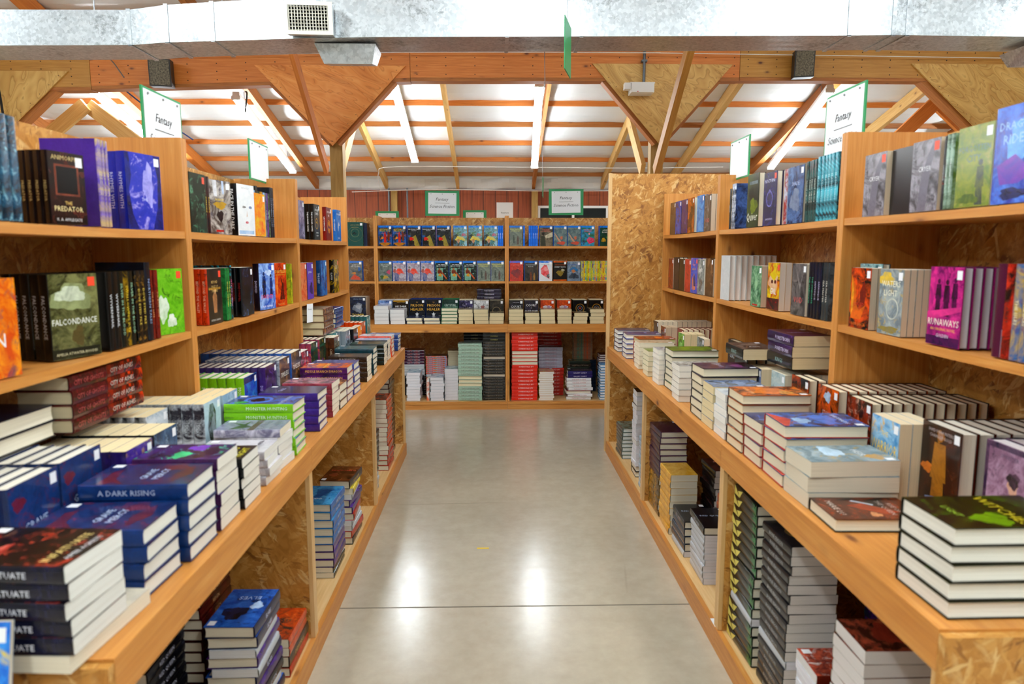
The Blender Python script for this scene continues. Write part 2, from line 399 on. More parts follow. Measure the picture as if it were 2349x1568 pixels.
# main girder across the room, in boarded lengths
GY = 7.8
for x0, x1, z0, z1, h, m in ((-8.9, -4.285, 3.19, 3.225, .29, 'girder_y'), (-4.28, -.905, 3.235, 3.335, .315, 'girder'), (-.9, 2.65, 3.34, 3.36, .325, 'girder'), (2.655, 8.9, 3.365, 3.375, .29, 'girder_y')):
    mb = MB()
    P = [(x0, GY, z0), (x1, GY, z1), (x1, GY, z1+h), (x0, GY, z0+h)]; Q = [(a, GY+.14, c) for a, b, c in P]
    off = (RND.uniform(0, 9), RND.uniform(0, 9))
    mb.quad_auto(P, (1, 0, 0), 0, None, off); mb.quad_auto(Q[::-1], (1, 0, 0), 0, None, off)
    for i in range(4): j = (i+1) % 4; mb.quad_auto([P[j], P[i], Q[i], Q[j]], (1, 0, 0), 0, None, off)
    x = x0+.08                          # bolt heads in pairs along the planks
    while x < x1-.04:
        t = (x-x0)/(x1-x0); zb = z0+(z1-z0)*t
        for fz in (.1, .37, .63, .9):
            c = (x+.01*math.sin(x*40), GY-.003, zb+h*fz); mb.tube([(c[0], GY+.002, c[2]), c], .006, 1, 6)
        x += .31
    struct(mb, 'girder', [m, 'dark'])
    mb = MB(); mb.beam((x0, GY+.075, z0-.018), (x1, GY+.075, z1-.018), .14, .035); struct(mb, 'girder_flange', 'rafter')
    mb = MB(); mb.beam((x0, GY+.30, z0+h+.02), (x1, GY+.30, z1+h+.02), .04, .13); struct(mb, 'girder_ledger', 'rafter_or')
PX = (-5.45, -1.75, 1.81, 5.5)
for i, x in enumerate(PX):
    mb = MB(); mb.box((x-.07, 7.95, 0), (x+.07, 8.1, 3.4)); struct(mb, 'post', 'post')
    # gusset: plywood triangle over the joint, brown braces behind its slopes
    zt = (3.38, 3.455, 3.49, 3.51)[i]; hw = (.95, .8, .76, .98)[i]; dp = (.85, .83, .85, .86)[i]
    mb = MB(); mt = frame((x, GY-.004, zt), (1, 0, 0), (0, 0, 1))
    mb.prism([(-hw, 0), (0, -dp), (hw, 0)], .018, mt, ax=((.3, 1, 0), (.95, -.5, 0), (.7, -.7, 0), (.8, -.7, 0))[i])
    for k in range(9):                  # nail heads along the edges
        for s in (-1, 1):
            t = (k+.5)/9; c = (x+s*(hw*(1-t)-.05), GY-.0225, zt-dp*t+.0); mb.tube([(c[0], GY-.02, c[2]), (c[0], GY-.0245, c[2])], .004, 1, 5)
    struct(mb, 'gusset_plate', ['ply_y' if i in (0, 3) else ('ply_o' if i == 1 else 'ply_y'), 'dark'])
    for s in (-1, 1):
        mb = MB(); mb.beam((x+s*(hw-.05), GY+.085, zt-.03), (x+s*.02, GY+.085, zt-dp+.05), .1, .13, up=(0, 1, 0)); struct(mb, 'gusset_brace', 'rafter')
    # knee brace from post up to the roof, towards the door side
    if i in (1, 2, 3):
        for s in (-1,):
            mb = MB(); xx = x+.055*s - (.0 if i == 1 else 0)
            mb.beam((xx, 7.72, 2.36), (xx, 6.1, 3.62), .065 if i > 1 else .04, .12); struct(mb, 'knee_brace', ('rafter_or' if i == 1 else 'girder_y') if s < 0 or i == 3 else 'rafter_y')
# far braces beyond the post at the stern end of the girder
for a, b, m in (((4.65, 8.6, 2.62), (5.35, 8.6, 3.3), 'rafter_or'), ((5.35, 8.65, 3.3), (6.3, 8.65, 2.5), 'rafter_or'), ((-5.7, 8.6, 2.5), (-4.8, 8.6, 3.2), 'rafter_y'), ((-4.8, 8.65, 3.2), (-4.2, 8.65, 2.72), 'rafter_y'),
                ((1.70, 8.17, 2.42), (1.70, 9.1, 3.18), 'rafter_y'), ((-1.75, 8.17, 2.42), (-1.75, 9.1, 3.18), 'rafter_y')):
    mb = MB(); mb.beam(a, b, .05, .16); struct(mb, 'timber_brace', m)
# ---------------------------------------------------------------- duct with its straps
DF, DB = 5.2, 5.58
prof = [(-8.5, 2.88, 3.14), (-2.56, 2.935, 3.17), (-2.3, 2.955, 3.205), (-1.3, 2.99, 3.27), (-.9, 3.0, 3.42), (2.55, 3.035, 3.43), (2.87, 3.04, 3.40), (8.5, 3.02, 3.40)]
dct = empty('air_duct', (0, DF, 3.0), 'long galvanised rectangular air duct hanging across the whole room under the roof', 'duct')
for i in range(len(prof)-1):
    (x0, a0, b0), (x1, a1, b1) = prof[i], prof[i+1]
    mb = MB(); off = (i*3.1, i*1.7)
    P = [(x0, DF, a0), (x1, DF, a1), (x1, DF, b1), (x0, DF, b0)]; Q = [(a, DB, c) for a, b, c in P]
    mb.quad_auto(P, (1, 0, 0), 0, None, off); mb.quad_auto(Q[::-1], (1, 0, 0), 0, None, off)
    mb.quad_auto([P[1], P[0], Q[0], Q[1]], (1, 0, 0), 0, None, off); mb.quad_auto([P[3], P[2], Q[2], Q[3]], (1, 0, 0), 0, None, off)
    part(mb, 'duct_section', 'galv', dct)
for x in (-5.2, -2.56, -2.3, -1.98, .09, .62, 2.55, 2.87, 2.97, 4.6):
    j = max(k for k in range(len(prof)-1) if prof[k][0] <= x+.001); t = (x-prof[j][0])/(prof[j+1][0]-prof[j][0])
    a = prof[j][1]*(1-t)+prof[j+1][1]*t; b = prof[j][2]*(1-t)+prof[j+1][2]*t
    mb = MB(); w = .028
    mb.box((x-w/2, DF-.008, a-.006), (x+w/2, DF-.0005, b+.006)); mb.box((x-w/2, DF-.008, a-.008), (x+w/2, DB+.008, a-.0005)); mb.box((x-w/2, DB+.0005, a-.006), (x+w/2, DB+.008, b+.006))
    part(mb, 'duct_seam', 'galv', dct)
for x in (-5.2, -2.9, -1.98, .62, 2.3, 4.6):
    mb = MB(); mb.tube([(x, DF+.2, 3.2), (x, DF+.2, roofz(DF)+.02)], .005, seg=6); part(mb, 'hanger_wire', 'steel', dct)
# air register on a square take-off, and the underside take-offs
rg = empty('air_register', (-1.28, 5.1, 3.07), 'cream louvred air register on the front of the galvanised duct', 'vent')
rc = Matrix.Translation((-1.275, 5.06, 3.075)) @ Matrix.Rotation(math.radians(3), 4, 'Z') @ Matrix.Rotation(math.radians(7), 4, 'X')
mb = MB()
for a, b in (((-.165, -.1), (.165, -.075)), ((-.165, .085), (.165, .11)), ((-.165, -.075), (-.135, .085)), ((.135, -.075), (.165, .085))): mb.box((a[0], -.012, a[1]), (b[0], 0, b[1]), mat=rc)
part(mb, 'register_frame', 'cream_metal', rg)
mb = MB()
for k in range(14): x = -.13+.02*k; mb.box((x-.002, -.008, -.075), (x+.002, .012, .085), mat=rc)
part(mb, 'upright_louvre', 'cream_metal', rg)
mb = MB()
for k in range(8): z = -.068+.021*k; mb.box((-.135, .004, z-.002), (.135, .02, z+.002), mat=rc)
part(mb, 'level_louvre', 'cream_metal', rg)
mb = MB(); mb.box((-.135, .03, -.075), (.135, .035, .085), mat=rc); part(mb, 'painted_shade_plate', 'dark', rg)  # near-black plate stands in for the shade inside the take-off
mb = MB()
for a, b in (((-.155, .001, -.085), (-.15, .115, .098)), ((.15, .001, -.085), (.155, .115, .098)), ((-.155, .001, -.092), (.155, .115, -.085)), ((-.155, .001, .098), (.155, .115, .104))): mb.box(a, b, mat=rc)
part(mb, 'take_off_box', 'galv', rg)
for i, x in enumerate((-1.1, 4.12)):
    mb = MB(); z = 3.0 if i == 0 else 3.02
    y0 = 5.3
    A = [(x-.2, y0, z-.016), (x+.24, y0, z-.016), (x+.24, y0+.27, z-.016), (x-.2, y0+.27, z-.016)]; B = [(x-.14, y0+.03, z-.15), (x+.21, y0+.03, z-.15), (x+.21, y0+.25, z-.11), (x-.14, y0+.25, z-.11)]
    mb.quad_auto(A, (1, 0, 0)); mb.quad_auto(B[::-1], (1, 0, 0))
    for k in range(4): j = (k+1) % 4; mb.quad_auto([A[j], A[k], B[k], B[j]], (1, 0, 0))
    tag(mb.build('duct_boot', 'galv'), 'galvanised boot hanging below the duct %s' % ('next to the cream register' if i == 0 else 'above the yellow plywood gusset'), 'vent')
# ---------------------------------------------------------------- fluorescent fixtures
def fixture(a, b, label, lamp='tube'):
    a, b = Vector(a), Vector(b); d = (b-a).normalized(); o = empty('ceiling_light', (a+b)/2, label, 'light', 'fluorescent ceiling lights')
    sd = d.cross(Vector((0, 0, 1))).normalized(); up = sd.cross(d)
    mt = Matrix(((d.x, sd.x, up.x, a.x), (d.y, sd.y, up.y, a.y), (d.z, sd.z, up.z, a.z), (0, 0, 0, 1))); L = (b-a).length
    mb = MB()
    mb.box((0, -.04, 0), (L, .04, .05), mat=mt)
    part(mb, 'light_housing', 'white_metal', o)
    for s in (-1, 1):
        mb = MB(); mb.tube([mt @ Vector((.03, s*.032, -.022)), mt @ Vector((L-.03, s*.032, -.022))], .0165, seg=10); part(mb, 'fluorescent_tube', lamp, o)
    for e in (0, L-.03): mb = MB(); mb.box((e, -.052, -.042), (e+.03, .052, .0), mat=mt); part(mb, 'end_cap', 'white_metal', o)
    for e in (.3, L-.3):
        mb = MB(); p = mt @ Vector((e, 0, .05)); mb.tube([p, (p.x, p.y, max(p.z+.02, roofz(p.y)+.12))], .004, seg=6); part(mb, 'hanging_chain', 'steel', o)
def roofpt(x, y, d): return (x, y, roofz(y)-d)
fixture(roofpt(.52, 8.4, .12), roofpt(.60, 10.8, .14), 'bright tube light hanging on a chain over the middle of the aisle')
fixture(roofpt(-1.17, 8.35, .1), roofpt(-1.19, 10.7, .1), 'bright tube light half hidden behind the orange plywood gusset')
fixture(roofpt(-3.14, 8.85, .07), roofpt(-3.14, 11.2, .07), 'tube light fixed along the dark rafter beyond the girder')
fixture(roofpt(-4.78, 8.45, .07), roofpt(-4.76, 10.9, .07), 'tube light partly hidden by the tall green-backed shelf sign')
fixture(roofpt(4.03, 8.6, .07), roofpt(4.28, 11.0, .07), 'tube light beside the thick rafter, above the small green-edged sign')
for i, (x, y, ds) in enumerate(((-5.6, 2.6, 'over the far aisle past the sign side'), (-2.6, 2.0, 'over the blue hardcovers'), (.3, 1.4, 'over the middle aisle'), (3.1, 2.0, 'over the smoke-swirl books'), (5.9, 2.6, 'over the aisle past the strand board'), (-4.2, -1.6, 'near the door corner'), (-1.2, -2.2, 'inside the entrance'), (1.8, -2.2, 'beside the entrance'), (4.6, -1.6, 'by the near wall corner'), (-7, 8.4, 'by the side wall at the back'), (7, 8.4, 'by the other side wall at the back'))):
    z0, z1 = min(4.0, roofz(y)-.2), min(4.0, roofz(y+2.4)-.2); fixture((x, y, z0), (x, y+2.4, z1), 'added unseen tube light hanging ' + ds, 'tube_near')  # unseen tube lights added to brighten the room
w = bpy.data.worlds.new('World'); sc.world = w; w.use_nodes = True
w.node_tree.nodes['Background'].inputs[0].default_value = (.8, .9, 1, 1); w.node_tree.nodes['Background'].inputs[1].default_value = .05
# ---------------------------------------------------------------- speakers, emergency light, cables
def speaker(x, z, w, h, ang, label):
    o = empty('wall_speaker', (x, GY-.14, z), label, 'speaker', 'black speakers on the girder')
    mt = Matrix.Translation((x, GY-.14, z)) @ Matrix.Rotation(math.radians(ang), 4, 'Z') @ Matrix.Rotation(math.radians(6), 4, 'X')
    mb = MB(); mb.box((-w/2, -.1, -h/2), (w/2, .09, h/2), mat=mt); part(mb, 'speaker_box', 'black', o)
    mb = MB(); mb.box((-w/2+.012, -.112, -h/2+.012), (w/2-.012, -.1005, h/2-.012), mat=mt); part(mb, 'speaker_grille', 'cloth', o)
    mb = MB(); mb.box((-.02, .06, -.03), (.02, .13, .03), mat=Matrix.Translation((x, GY-.14, z))); part(mb, 'mounting_bracket', 'black', o)
speaker(-3.47, 3.33, .21, .27, 14, 'black speaker box with cloth front on the girder near the orange gusset')
speaker(3.28, 3.46, .2, .27, -14, 'black speaker box on the yellow stretch of girder')
em = empty('emergency_light', (1.52, 7.66, 3.2), 'white emergency light box on the plywood gusset below a grey conduit', 'emergency light')
mb = MB(); mb.box((1.44, 7.58, 3.155), (1.68, 7.772, 3.25)); mb.box((1.43, 7.6, 3.25), (1.69, 7.772, 3.262)); part(mb, 'light_box', 'white_plastic', em)
mb = MB(); mb.box((1.37, 7.6, 3.19), (1.438, 7.68, 3.255)); part(mb, 'lamp_head', 'white_plastic', em)
mb = MB(); mb.box((1.5, 7.575, 3.158), (1.512, 7.5795, 3.166)); part(mb, 'indicator', plain('red_indicator', '#d0201a', .3), em)
mb = MB(); mb.tube([(1.6, 7.74, 3.265), (1.6, 7.74, 3.66)], .016); mb.box((1.57, 7.72, 3.5), (1.63, 7.775, 3.52))
tag(mb.build('conduit', 'conduit'), 'grey conduit running down the girder to the emergency light', 'conduit')
def cable(pts, r, mat, label):
    P = [Vector(p) for p in pts]; Q = []
    for i in range(len(P)-1):
        p0, p1, p2, p3 = P[max(i-1, 0)], P[i], P[i+1], P[min(i+2, len(P)-1)]
        for k in range(6):
            t = k/6; Q.append(.5*((2*p1)+(p2-p0)*t+(2*p0-5*p1+4*p2-p3)*t*t+(3*p1-p0-3*p2+p3)*t**3))
    Q.append(P[-1]); mb = MB(); mb.tube(Q, r, seg=6); tag(mb.build('hanging_cable', mat), label, 'cable')
cable([(-8, 7.7, 3.5), (-4, 7.74, 3.52), (-1, 7.70, 3.57), (1.6, 7.69, 3.58), (2, 7.70, 3.58), (6, 7.74, 3.56)], .004, 'white_plastic', 'thin white cable strung along the face of the girder')
cable([(-5.25, 7.7, 3.5), (-5.2, 7.72, 3.2), (-5.16, 7.7, 2.9), (-5.12, 7.7, 2.5)], .012, 'dark', 'black cable hanging down in front of the yellow plywood gusset')
cable([(-4.05, 7.78, 3.50), (-3.98, 7.72, 3.44), (-3.88, 7.7, 3.3)], .006, 'steel', 'short bare wire hook on the girder near the speaker')
cable([(.52, 7.6, 3.7), (.53, 7.6, 3.2), (.56, 8.2, 3.5)], .004, 'steel', 'thin hanging chain in front of the girder above the centre tube light')
cable([(-1.9, 11.9, 2.5), (-1.85, 11.4, 2.72), (-1.6, 11.2, 2.8), (0, 11.18, 2.8), (2, 11.18, 2.79), (3.6, 11.18, 2.81)], .006, 'white_plastic', 'white cable stapled along a purlin low on the roof')
cable([(-2.4, 12.0, 2.48), (-1, 11.98, 2.52), (1, 11.98, 2.5), (3, 11.98, 2.52)], .006, 'white_plastic', 'white cable running along the top of the siding')
cable([(-3.0, 8.8, 3.4), (-2.95, 8.7, 3.35), (-3.0, 8.75, 3.15)], .01, 'dark', 'short dark cable feeding the tube light on the rafter')
cable([(-4.3, 8.3, 3.4), (-4.0, 8.6, 3.1), (-3.7, 8.9, 2.85)], .009, plain('blue_cable', '#22407a', .4), 'blue cable hanging behind the tall green-backed shelf sign')
# ================================================================ bookcases
UY = {'L': (1.14, 2.445, 3.79, 5.06), 'R': (1.2, 2.46, 3.83, 5.08)}
XE = {'L': -.66, 'R': .825}; XH = {'L': -1.05, 'R': 1.215}; XB = {'L': -1.37, 'R': 1.56}
TZ = .8; BZ = .085; HT = {'L': 1.875, 'R': 1.905}; SH = {'L': (1.565, 1.225), 'R': (1.612, 1.24)}
UL = {('L', 0): 'pine bookcase with stacked navy and black hardcovers on its table', ('L', 1): 'pine bookcase with the lime green hardcovers on its table', ('L', 2): 'pine bookcase with a paper tag on its lower shelf edge',
      ('R', 0): 'pine bookcase with the stack of cream-edged black hardcovers on its table', ('R', 1): 'middle pine bookcase of the row ending at the strand-board panel', ('R', 2): 'pine bookcase touching the tall strand-board end panel'}
for sd in 'LR':
    s = -1 if sd == 'L' else 1
    xe, xh, xb = abs(XE[sd]), abs(XH[sd]), abs(XB[sd])
    for i in range(3):
        y0, y1 = UY[sd][i]+.0006, UY[sd][i+1]-.0006
        o = empty('bookcase', (s*(xe+xb)/2, (y0+y1)/2, 0), UL[(sd, i)], 'bookcase', 'pine bookcases lining the aisle')
        def bx(name, xa, xb_, ya, yb, za, zb, mat='pine', mb=None, ax=None):
            m = MB(); a, b = sorted((s*xa, s*xb_)); m.box((a, ya, za), (b, yb, zb), ax=ax); return part(m, name, mat, o)
        bx('table_top', xe+.02, xb, y0, y1, TZ-.02, TZ)
        bx('front_lip', xe, xe+.0195, y0, y1, TZ-.085, TZ+.001)
        bx('base_board', xe+.022, xb, y0, y1, BZ-.022, BZ, 'pine_pale')
        bx('base_rail', xe+.002, xe+.0215, y0, y1, 0, BZ+.002, 'pine')
        for ya in (y0, y1-.02):
            bx('side_panel', xe+.022, xb, ya, ya+.02, BZ+.001, TZ-.021, 'osb', ax=(0, 0, 1))
            bx('panel_edge', xe+.006, xe+.0215, ya-.0, ya+.02, BZ+.003, TZ-.0855, 'pine_pale')
        bx('back_panel', xb+.0005, xb+.012, y0, y1, 0, HT[sd]-.005, 'osb', ax=(0, 1, 0))
        for ya in (y0, y1-.02): bx('hutch_side', xh, xb, ya, ya+.02, TZ+.001, HT[sd], 'pine')
        for k, z in enumerate(SH[sd]):
            # shelves bow slightly under the books
            m = MB(); N = 8; off = (RND.uniform(0, 9), RND.uniform(0, 9)); th = .024
            X0, X1 = sorted((s*(xh+.003), s*xb)); Y = [y0+.0205+(y1-y0-.041)*j/N for j in range(N+1)]
            sg = [-.004*math.sin(PI*j/N) for j in range(N+1)]
            for j in range(N):
                a = [(X0, Y[j], z+sg[j]), (X1, Y[j], z+sg[j]), (X1, Y[j+1], z+sg[j+1]), (X0, Y[j+1], z+sg[j+1])]; b = [(p[0], p[1], p[2]-th) for p in a]
                m.quad_auto(a, (0, 1, 0), 0, None, off); m.quad_auto(b[::-1], (0, 1, 0), 0, None, off)
                m.quad_auto([a[0], a[3], b[3], b[0]], (0, 1, 0), 0, None, off); m.quad_auto([a[2], a[1], b[1], b[2]], (0, 1, 0), 0, None, off)
            part(m, 'shelf', 'pine', o)
    # strand-board end of the run, facing the doorway
    y0 = UY[sd][0]; m = MB(); a, b = sorted((s*(xe+.0), s*xb)); m.box((a, y0-.02, 0), (b, y0-.0005, TZ-.005), ax=(1, 0, 0))
    tag(m.build('end_board', 'osb'), 'strand board closing the table end %s' % ('under the black infatuate stack' if sd == 'L' else 'under the black hardcovers with white edges'), 'end board')
# back bookcases
BY = 6.52; BH = 6.85; BB = 7.16; BT = .815; BTOP = 1.833; BS = (1.545, 1.205)
bxs = (-2.44, -1.157, .115, 1.40, 2.6)
for i in range(4):
    x0, x1 = bxs[i]+.0006, bxs[i+1]-.0006
    if i == 0: x0 = -2.4
    lb = ('end bookcase of the back run with a teal leather-look book on top shelf', 'back bookcase with adventure hardcovers with blue top bands, pale green stack below', 'back bookcase with the tall red stack in its lower bay', 'back bookcase running behind the strand-board end panel')[i]
    o = empty('bookcase', ((x0+x1)/2, 6.84, 0), lb, 'bookcase', 'pine bookcases along the back')
    def bx(name, a, b, mat='pine', ax=None): m = MB(); m.box(a, b, ax=ax); return part(m, name, mat, o)
    bx('table_top', (x0, BY+.02, BT-.02), (x1, BB, BT)); bx('front_lip', (x0, BY, BT-.075), (x1, BY+.0195, BT+.001))
    bx('base_board', (x0, BY+.02, .055), (x1, BB, .075), 'pine_pale'); bx('base_rail', (x0, BY+.003, 0), (x1, BY+.0195, .05)); 
    bx('base_edge', (x0, BY-.004, .0505), (x1, BY+.0195, .076))
    for xa in (x0, x1-.018):
        bx('side_panel', (xa, BY+.02, .0765), (xa+.018, BB, BT-.021), 'pine'); bx('hutch_side', (xa, BH, BT+.001), (xa+.018, BB, BTOP+.004))
    bx('back_panel', (x0, BB+.0005, 0), (x1, BB+.012, BTOP-.002), 'osb', (1, 0, 0))
    for z in BS: bx('shelf', (x0+.0185, BH+.003, z-.022), (x1-.0185, BB, z))
# tall strand-board bookcase end at the far end of the run
o = empty('display_case', (1.3, 5.3, 0), 'tall strand-board bookcase end with pale pine front edge', 'bookcase')
def bx(name, a, b, mat='osb', ax=None): m = MB(); m.box(a, b, ax=ax); return part(m, name, mat, o)
bx('end_panel', (.845, 5.105, 0), (2.0, 5.123, 2.05), ax=(1, 0, 0)); bx('front_edge', (.822, 5.1, 0), (.844, 5.14, 2.052), 'pine_pale')
bx('side_panel', (1.0, 5.84, 0), (2.0, 5.86, 2.05)); bx('back_panel', (2.0005, 5.105, 0), (2.012, 5.86, 2.05)); bx('top_board', (1.0, 5.124, 2.02), (2.0, 5.839, 2.05), 'pine')
for z in (.1, .6, 1.1, 1.55): bx('shelf', (1.0, 5.124, z-.02), (1.999, 5.839, z), 'pine')
# end ledge carrying a blue book outside the near end of the table
mb = MB(); mb.box((-1.1, .98, .64), (-.68, 1.1195, .658))
tag(mb.build('end_shelf', 'pine'), 'narrow pine ledge on the table end holding the azure blue book', 'shelf')
# ---------------------------------------------------------------- signs
def sign(c, w, h, xax, lines, label, board=True, tilt=0, group='shelf signs', yax=(0, 0, 1)):
    o = empty('shelf_sign', c, label, 'sign', group); mt = frame(c, xax, yax)
    if board:
        mb = MB(); mb.box((-w/2, -h/2, -.006), (w/2, h/2, 0), mat=mt); part(mb, 'green_backing', 'green', o)
    a, b = (w/2-(.03 if xax[0] == 1 else .01), h/2-(.022 if xax[0] == 1 else .008)) if board else (w/2, h/2)
    pt = mt @ Matrix.Rotation(math.radians(tilt), 4, 'Z')
    mb = MB(); mb.box((-a, -b, .0005), (a, b, .0015), mat=pt); part(mb, 'paper_sheet', 'paper', o)
    if board:
        mb = MB()
        for k in (-1, 0, 1): mb.tube([pt @ Vector((k*a*.8, b-.012, .002)), pt @ Vector((k*a*.8, b-.012, .006))], .004, seg=8)
        part(mb, 'push_pin', 'steel', o)
    if lines:
        mb = MB()
        for txt, y, sz, sh in lines: add_text(mb, txt, pt @ Matrix.Translation((0, y*h, .003)), sz, w*.74, shear=sh)
        part(mb, 'lettering', 'ink', o)
    return o
FS = [('Fantasy', .16, .042, .25), ('---------------', .02, .03, 0), ('Science Fiction', -.12, .042, .25)]
yb = BB-.05
for u0, v0, u1, v1, lines, lab, bd, tl in ((975, 437, 1054, 495, FS, 'green-backed fantasy and science fiction sign on the back bookcase, beside a lower blank sign', True, -1),
        (1259, 433, 1338, 493, FS, 'green-backed fantasy and science fiction sign in front of the window', True, 1),
        (861, 484, 915, 500, None, 'low blank green-edged sign above the teal leather-look book', True, 0), (1062, 482, 1116, 500, None, 'low blank green-edged sign beside the newbery sheet', True, 0),
        (1139, 464, 1177, 500, [('Newbery', .1, .022, 0)], 'plain white newbery sheet standing on the back bookcase', False, 0)):
    y = BB+.05 if lines is FS else BB+.35
    p, q = atY(u0, v0, y), atY(u1, v1, y)
    if lines is not FS: q.z = 1.74
    sign(((p.x+q.x)/2, y, (p.z+q.z)/2), q.x-p.x, p.z-q.z, (1, 0, 0), lines, lab, bd, tl)
SY = {}
for sd, x, ya, yb_, zt, zb, lab in (('L', -1.2, 2.49, 2.79, 2.06, 1.79, 'tall green-backed sign standing on the bookcase beside the blue hardcovers'), ('L', -1.2, 3.53, 3.82, 2.045, 1.85, 'small green-edged sign standing above the white face cover'),
        ('R', 1.36, 2.93, 2.62, 2.12, 1.83, 'large green-backed sign with a curled white sheet above the teal-striped books'), ('R', 1.3, 3.92, 3.63, 2.09, 1.88, 'small green-edged sign on the bookcase corner next to the strand board')):
    sign((x, (ya+yb_)/2, (zt+zb)/2), abs(yb_-ya), zt-zb, (0, 1, 0) if sd == 'L' else (0, -1, 0), FS if 'tall' in lab or 'large' in lab else None, lab)
# sign hung edge-on from the duct, and a smaller one farther off on a long wire
o = sign((.5, 5.0, 2.88), .3, .34, (-.24, -.97, 0), None, 'green sign hanging edge-on from the duct over the aisle', True, group='hanging signs')
mb = MB(); mb.tube([(.5, 5.0, 3.05), (.5, 5.02, 3.7)], .002, seg=5); part(mb, 'hanging_wire', 'steel', o)
p = atY(1245, 430, 9.0)
o = sign((p.x, 9.0, p.z), .25, .24, (-.1, -.99, 0), None, 'small green sign on a long wire below the centre tube light', True, group='hanging signs')
mb = MB(); mb.tube([(p.x, 9.0, p.z+.12), (p.x-.02, 9.0, 3.3)], .002, seg=5); part(mb, 'hanging_wire', 'steel', o)
# paper shelf tag, and a label on the base rail
o = empty('shelf_tag', (-1.045, 3.9, 1.15), 'small white paper tag hanging from the lower shelf edge over the pale stack', 'tag')
y0 = yAt(706, -1.046, 1.2); mt = frame((-1.044, y0+.03, 1.155), (.35, .94, 0), (0, -.12, 1))
mb = MB(); mb.box((-.028, -.055, 0), (.028, .05, .0008), mat=mt); part(mb, 'tag_paper', 'paper', o)
mb = MB(); add_text(mb, 'Fantasy', mt @ Matrix.Translation((0, .02, .0012)), .012, .045); part(mb, 'lettering', 'ink', o)
p = atZ(1925, 1425, BZ); mb = MB(); mb.box((XE['R']+.004, p.y-.03, BZ+.0025), (XE['R']+.019, p.y+.03, BZ+.0035))
tag(mb.build('price_label', 'paper'), 'small white label stuck on the base rail by the white-page stack', 'label')
# ================================================================ books
ORD = 'first second third fourth fifth sixth seventh eighth ninth tenth eleventh twelfth thirteenth fourteenth fifteenth sixteenth seventeenth eighteenth nineteenth twentieth'.split()
DS = {}
def inks(s):
    c = s.split(); c = (c*3)[:3] if len(c) < 3 else c[:3]
    return tuple(ink1(x) for x in c)
SZ = {'h': (.150, .229, .033), 'H': (.160, .238, .036), 'k': (.145, .216, .03), 'p': (.137, .208, .025), 'q': (.133, .203, .018), 'm': (.108, .175, .021), 'a': (.132, .197, .019), 'P': (.137, .208, .034)}
def D(key, size, front, spine, desc, title=(), sp=None, shapes=(), st='w', sps=(), T=None, back=None, pg='e6dcc4', W=None, H=None):
    w, h, t = SZ[size[0]]; kind = 'hardcover_book' if size[0] in 'hHka' else 'paperback_book'
    DS[key] = dict(kind=kind, W=W or w, H=H or h, T=T or t, front=front, spine=spine, back=back or spine, sps=sps, desc=desc, title=title, sp=sp, shapes=shapes, st=st, pg=pg, seed=len(DS)*1.37)
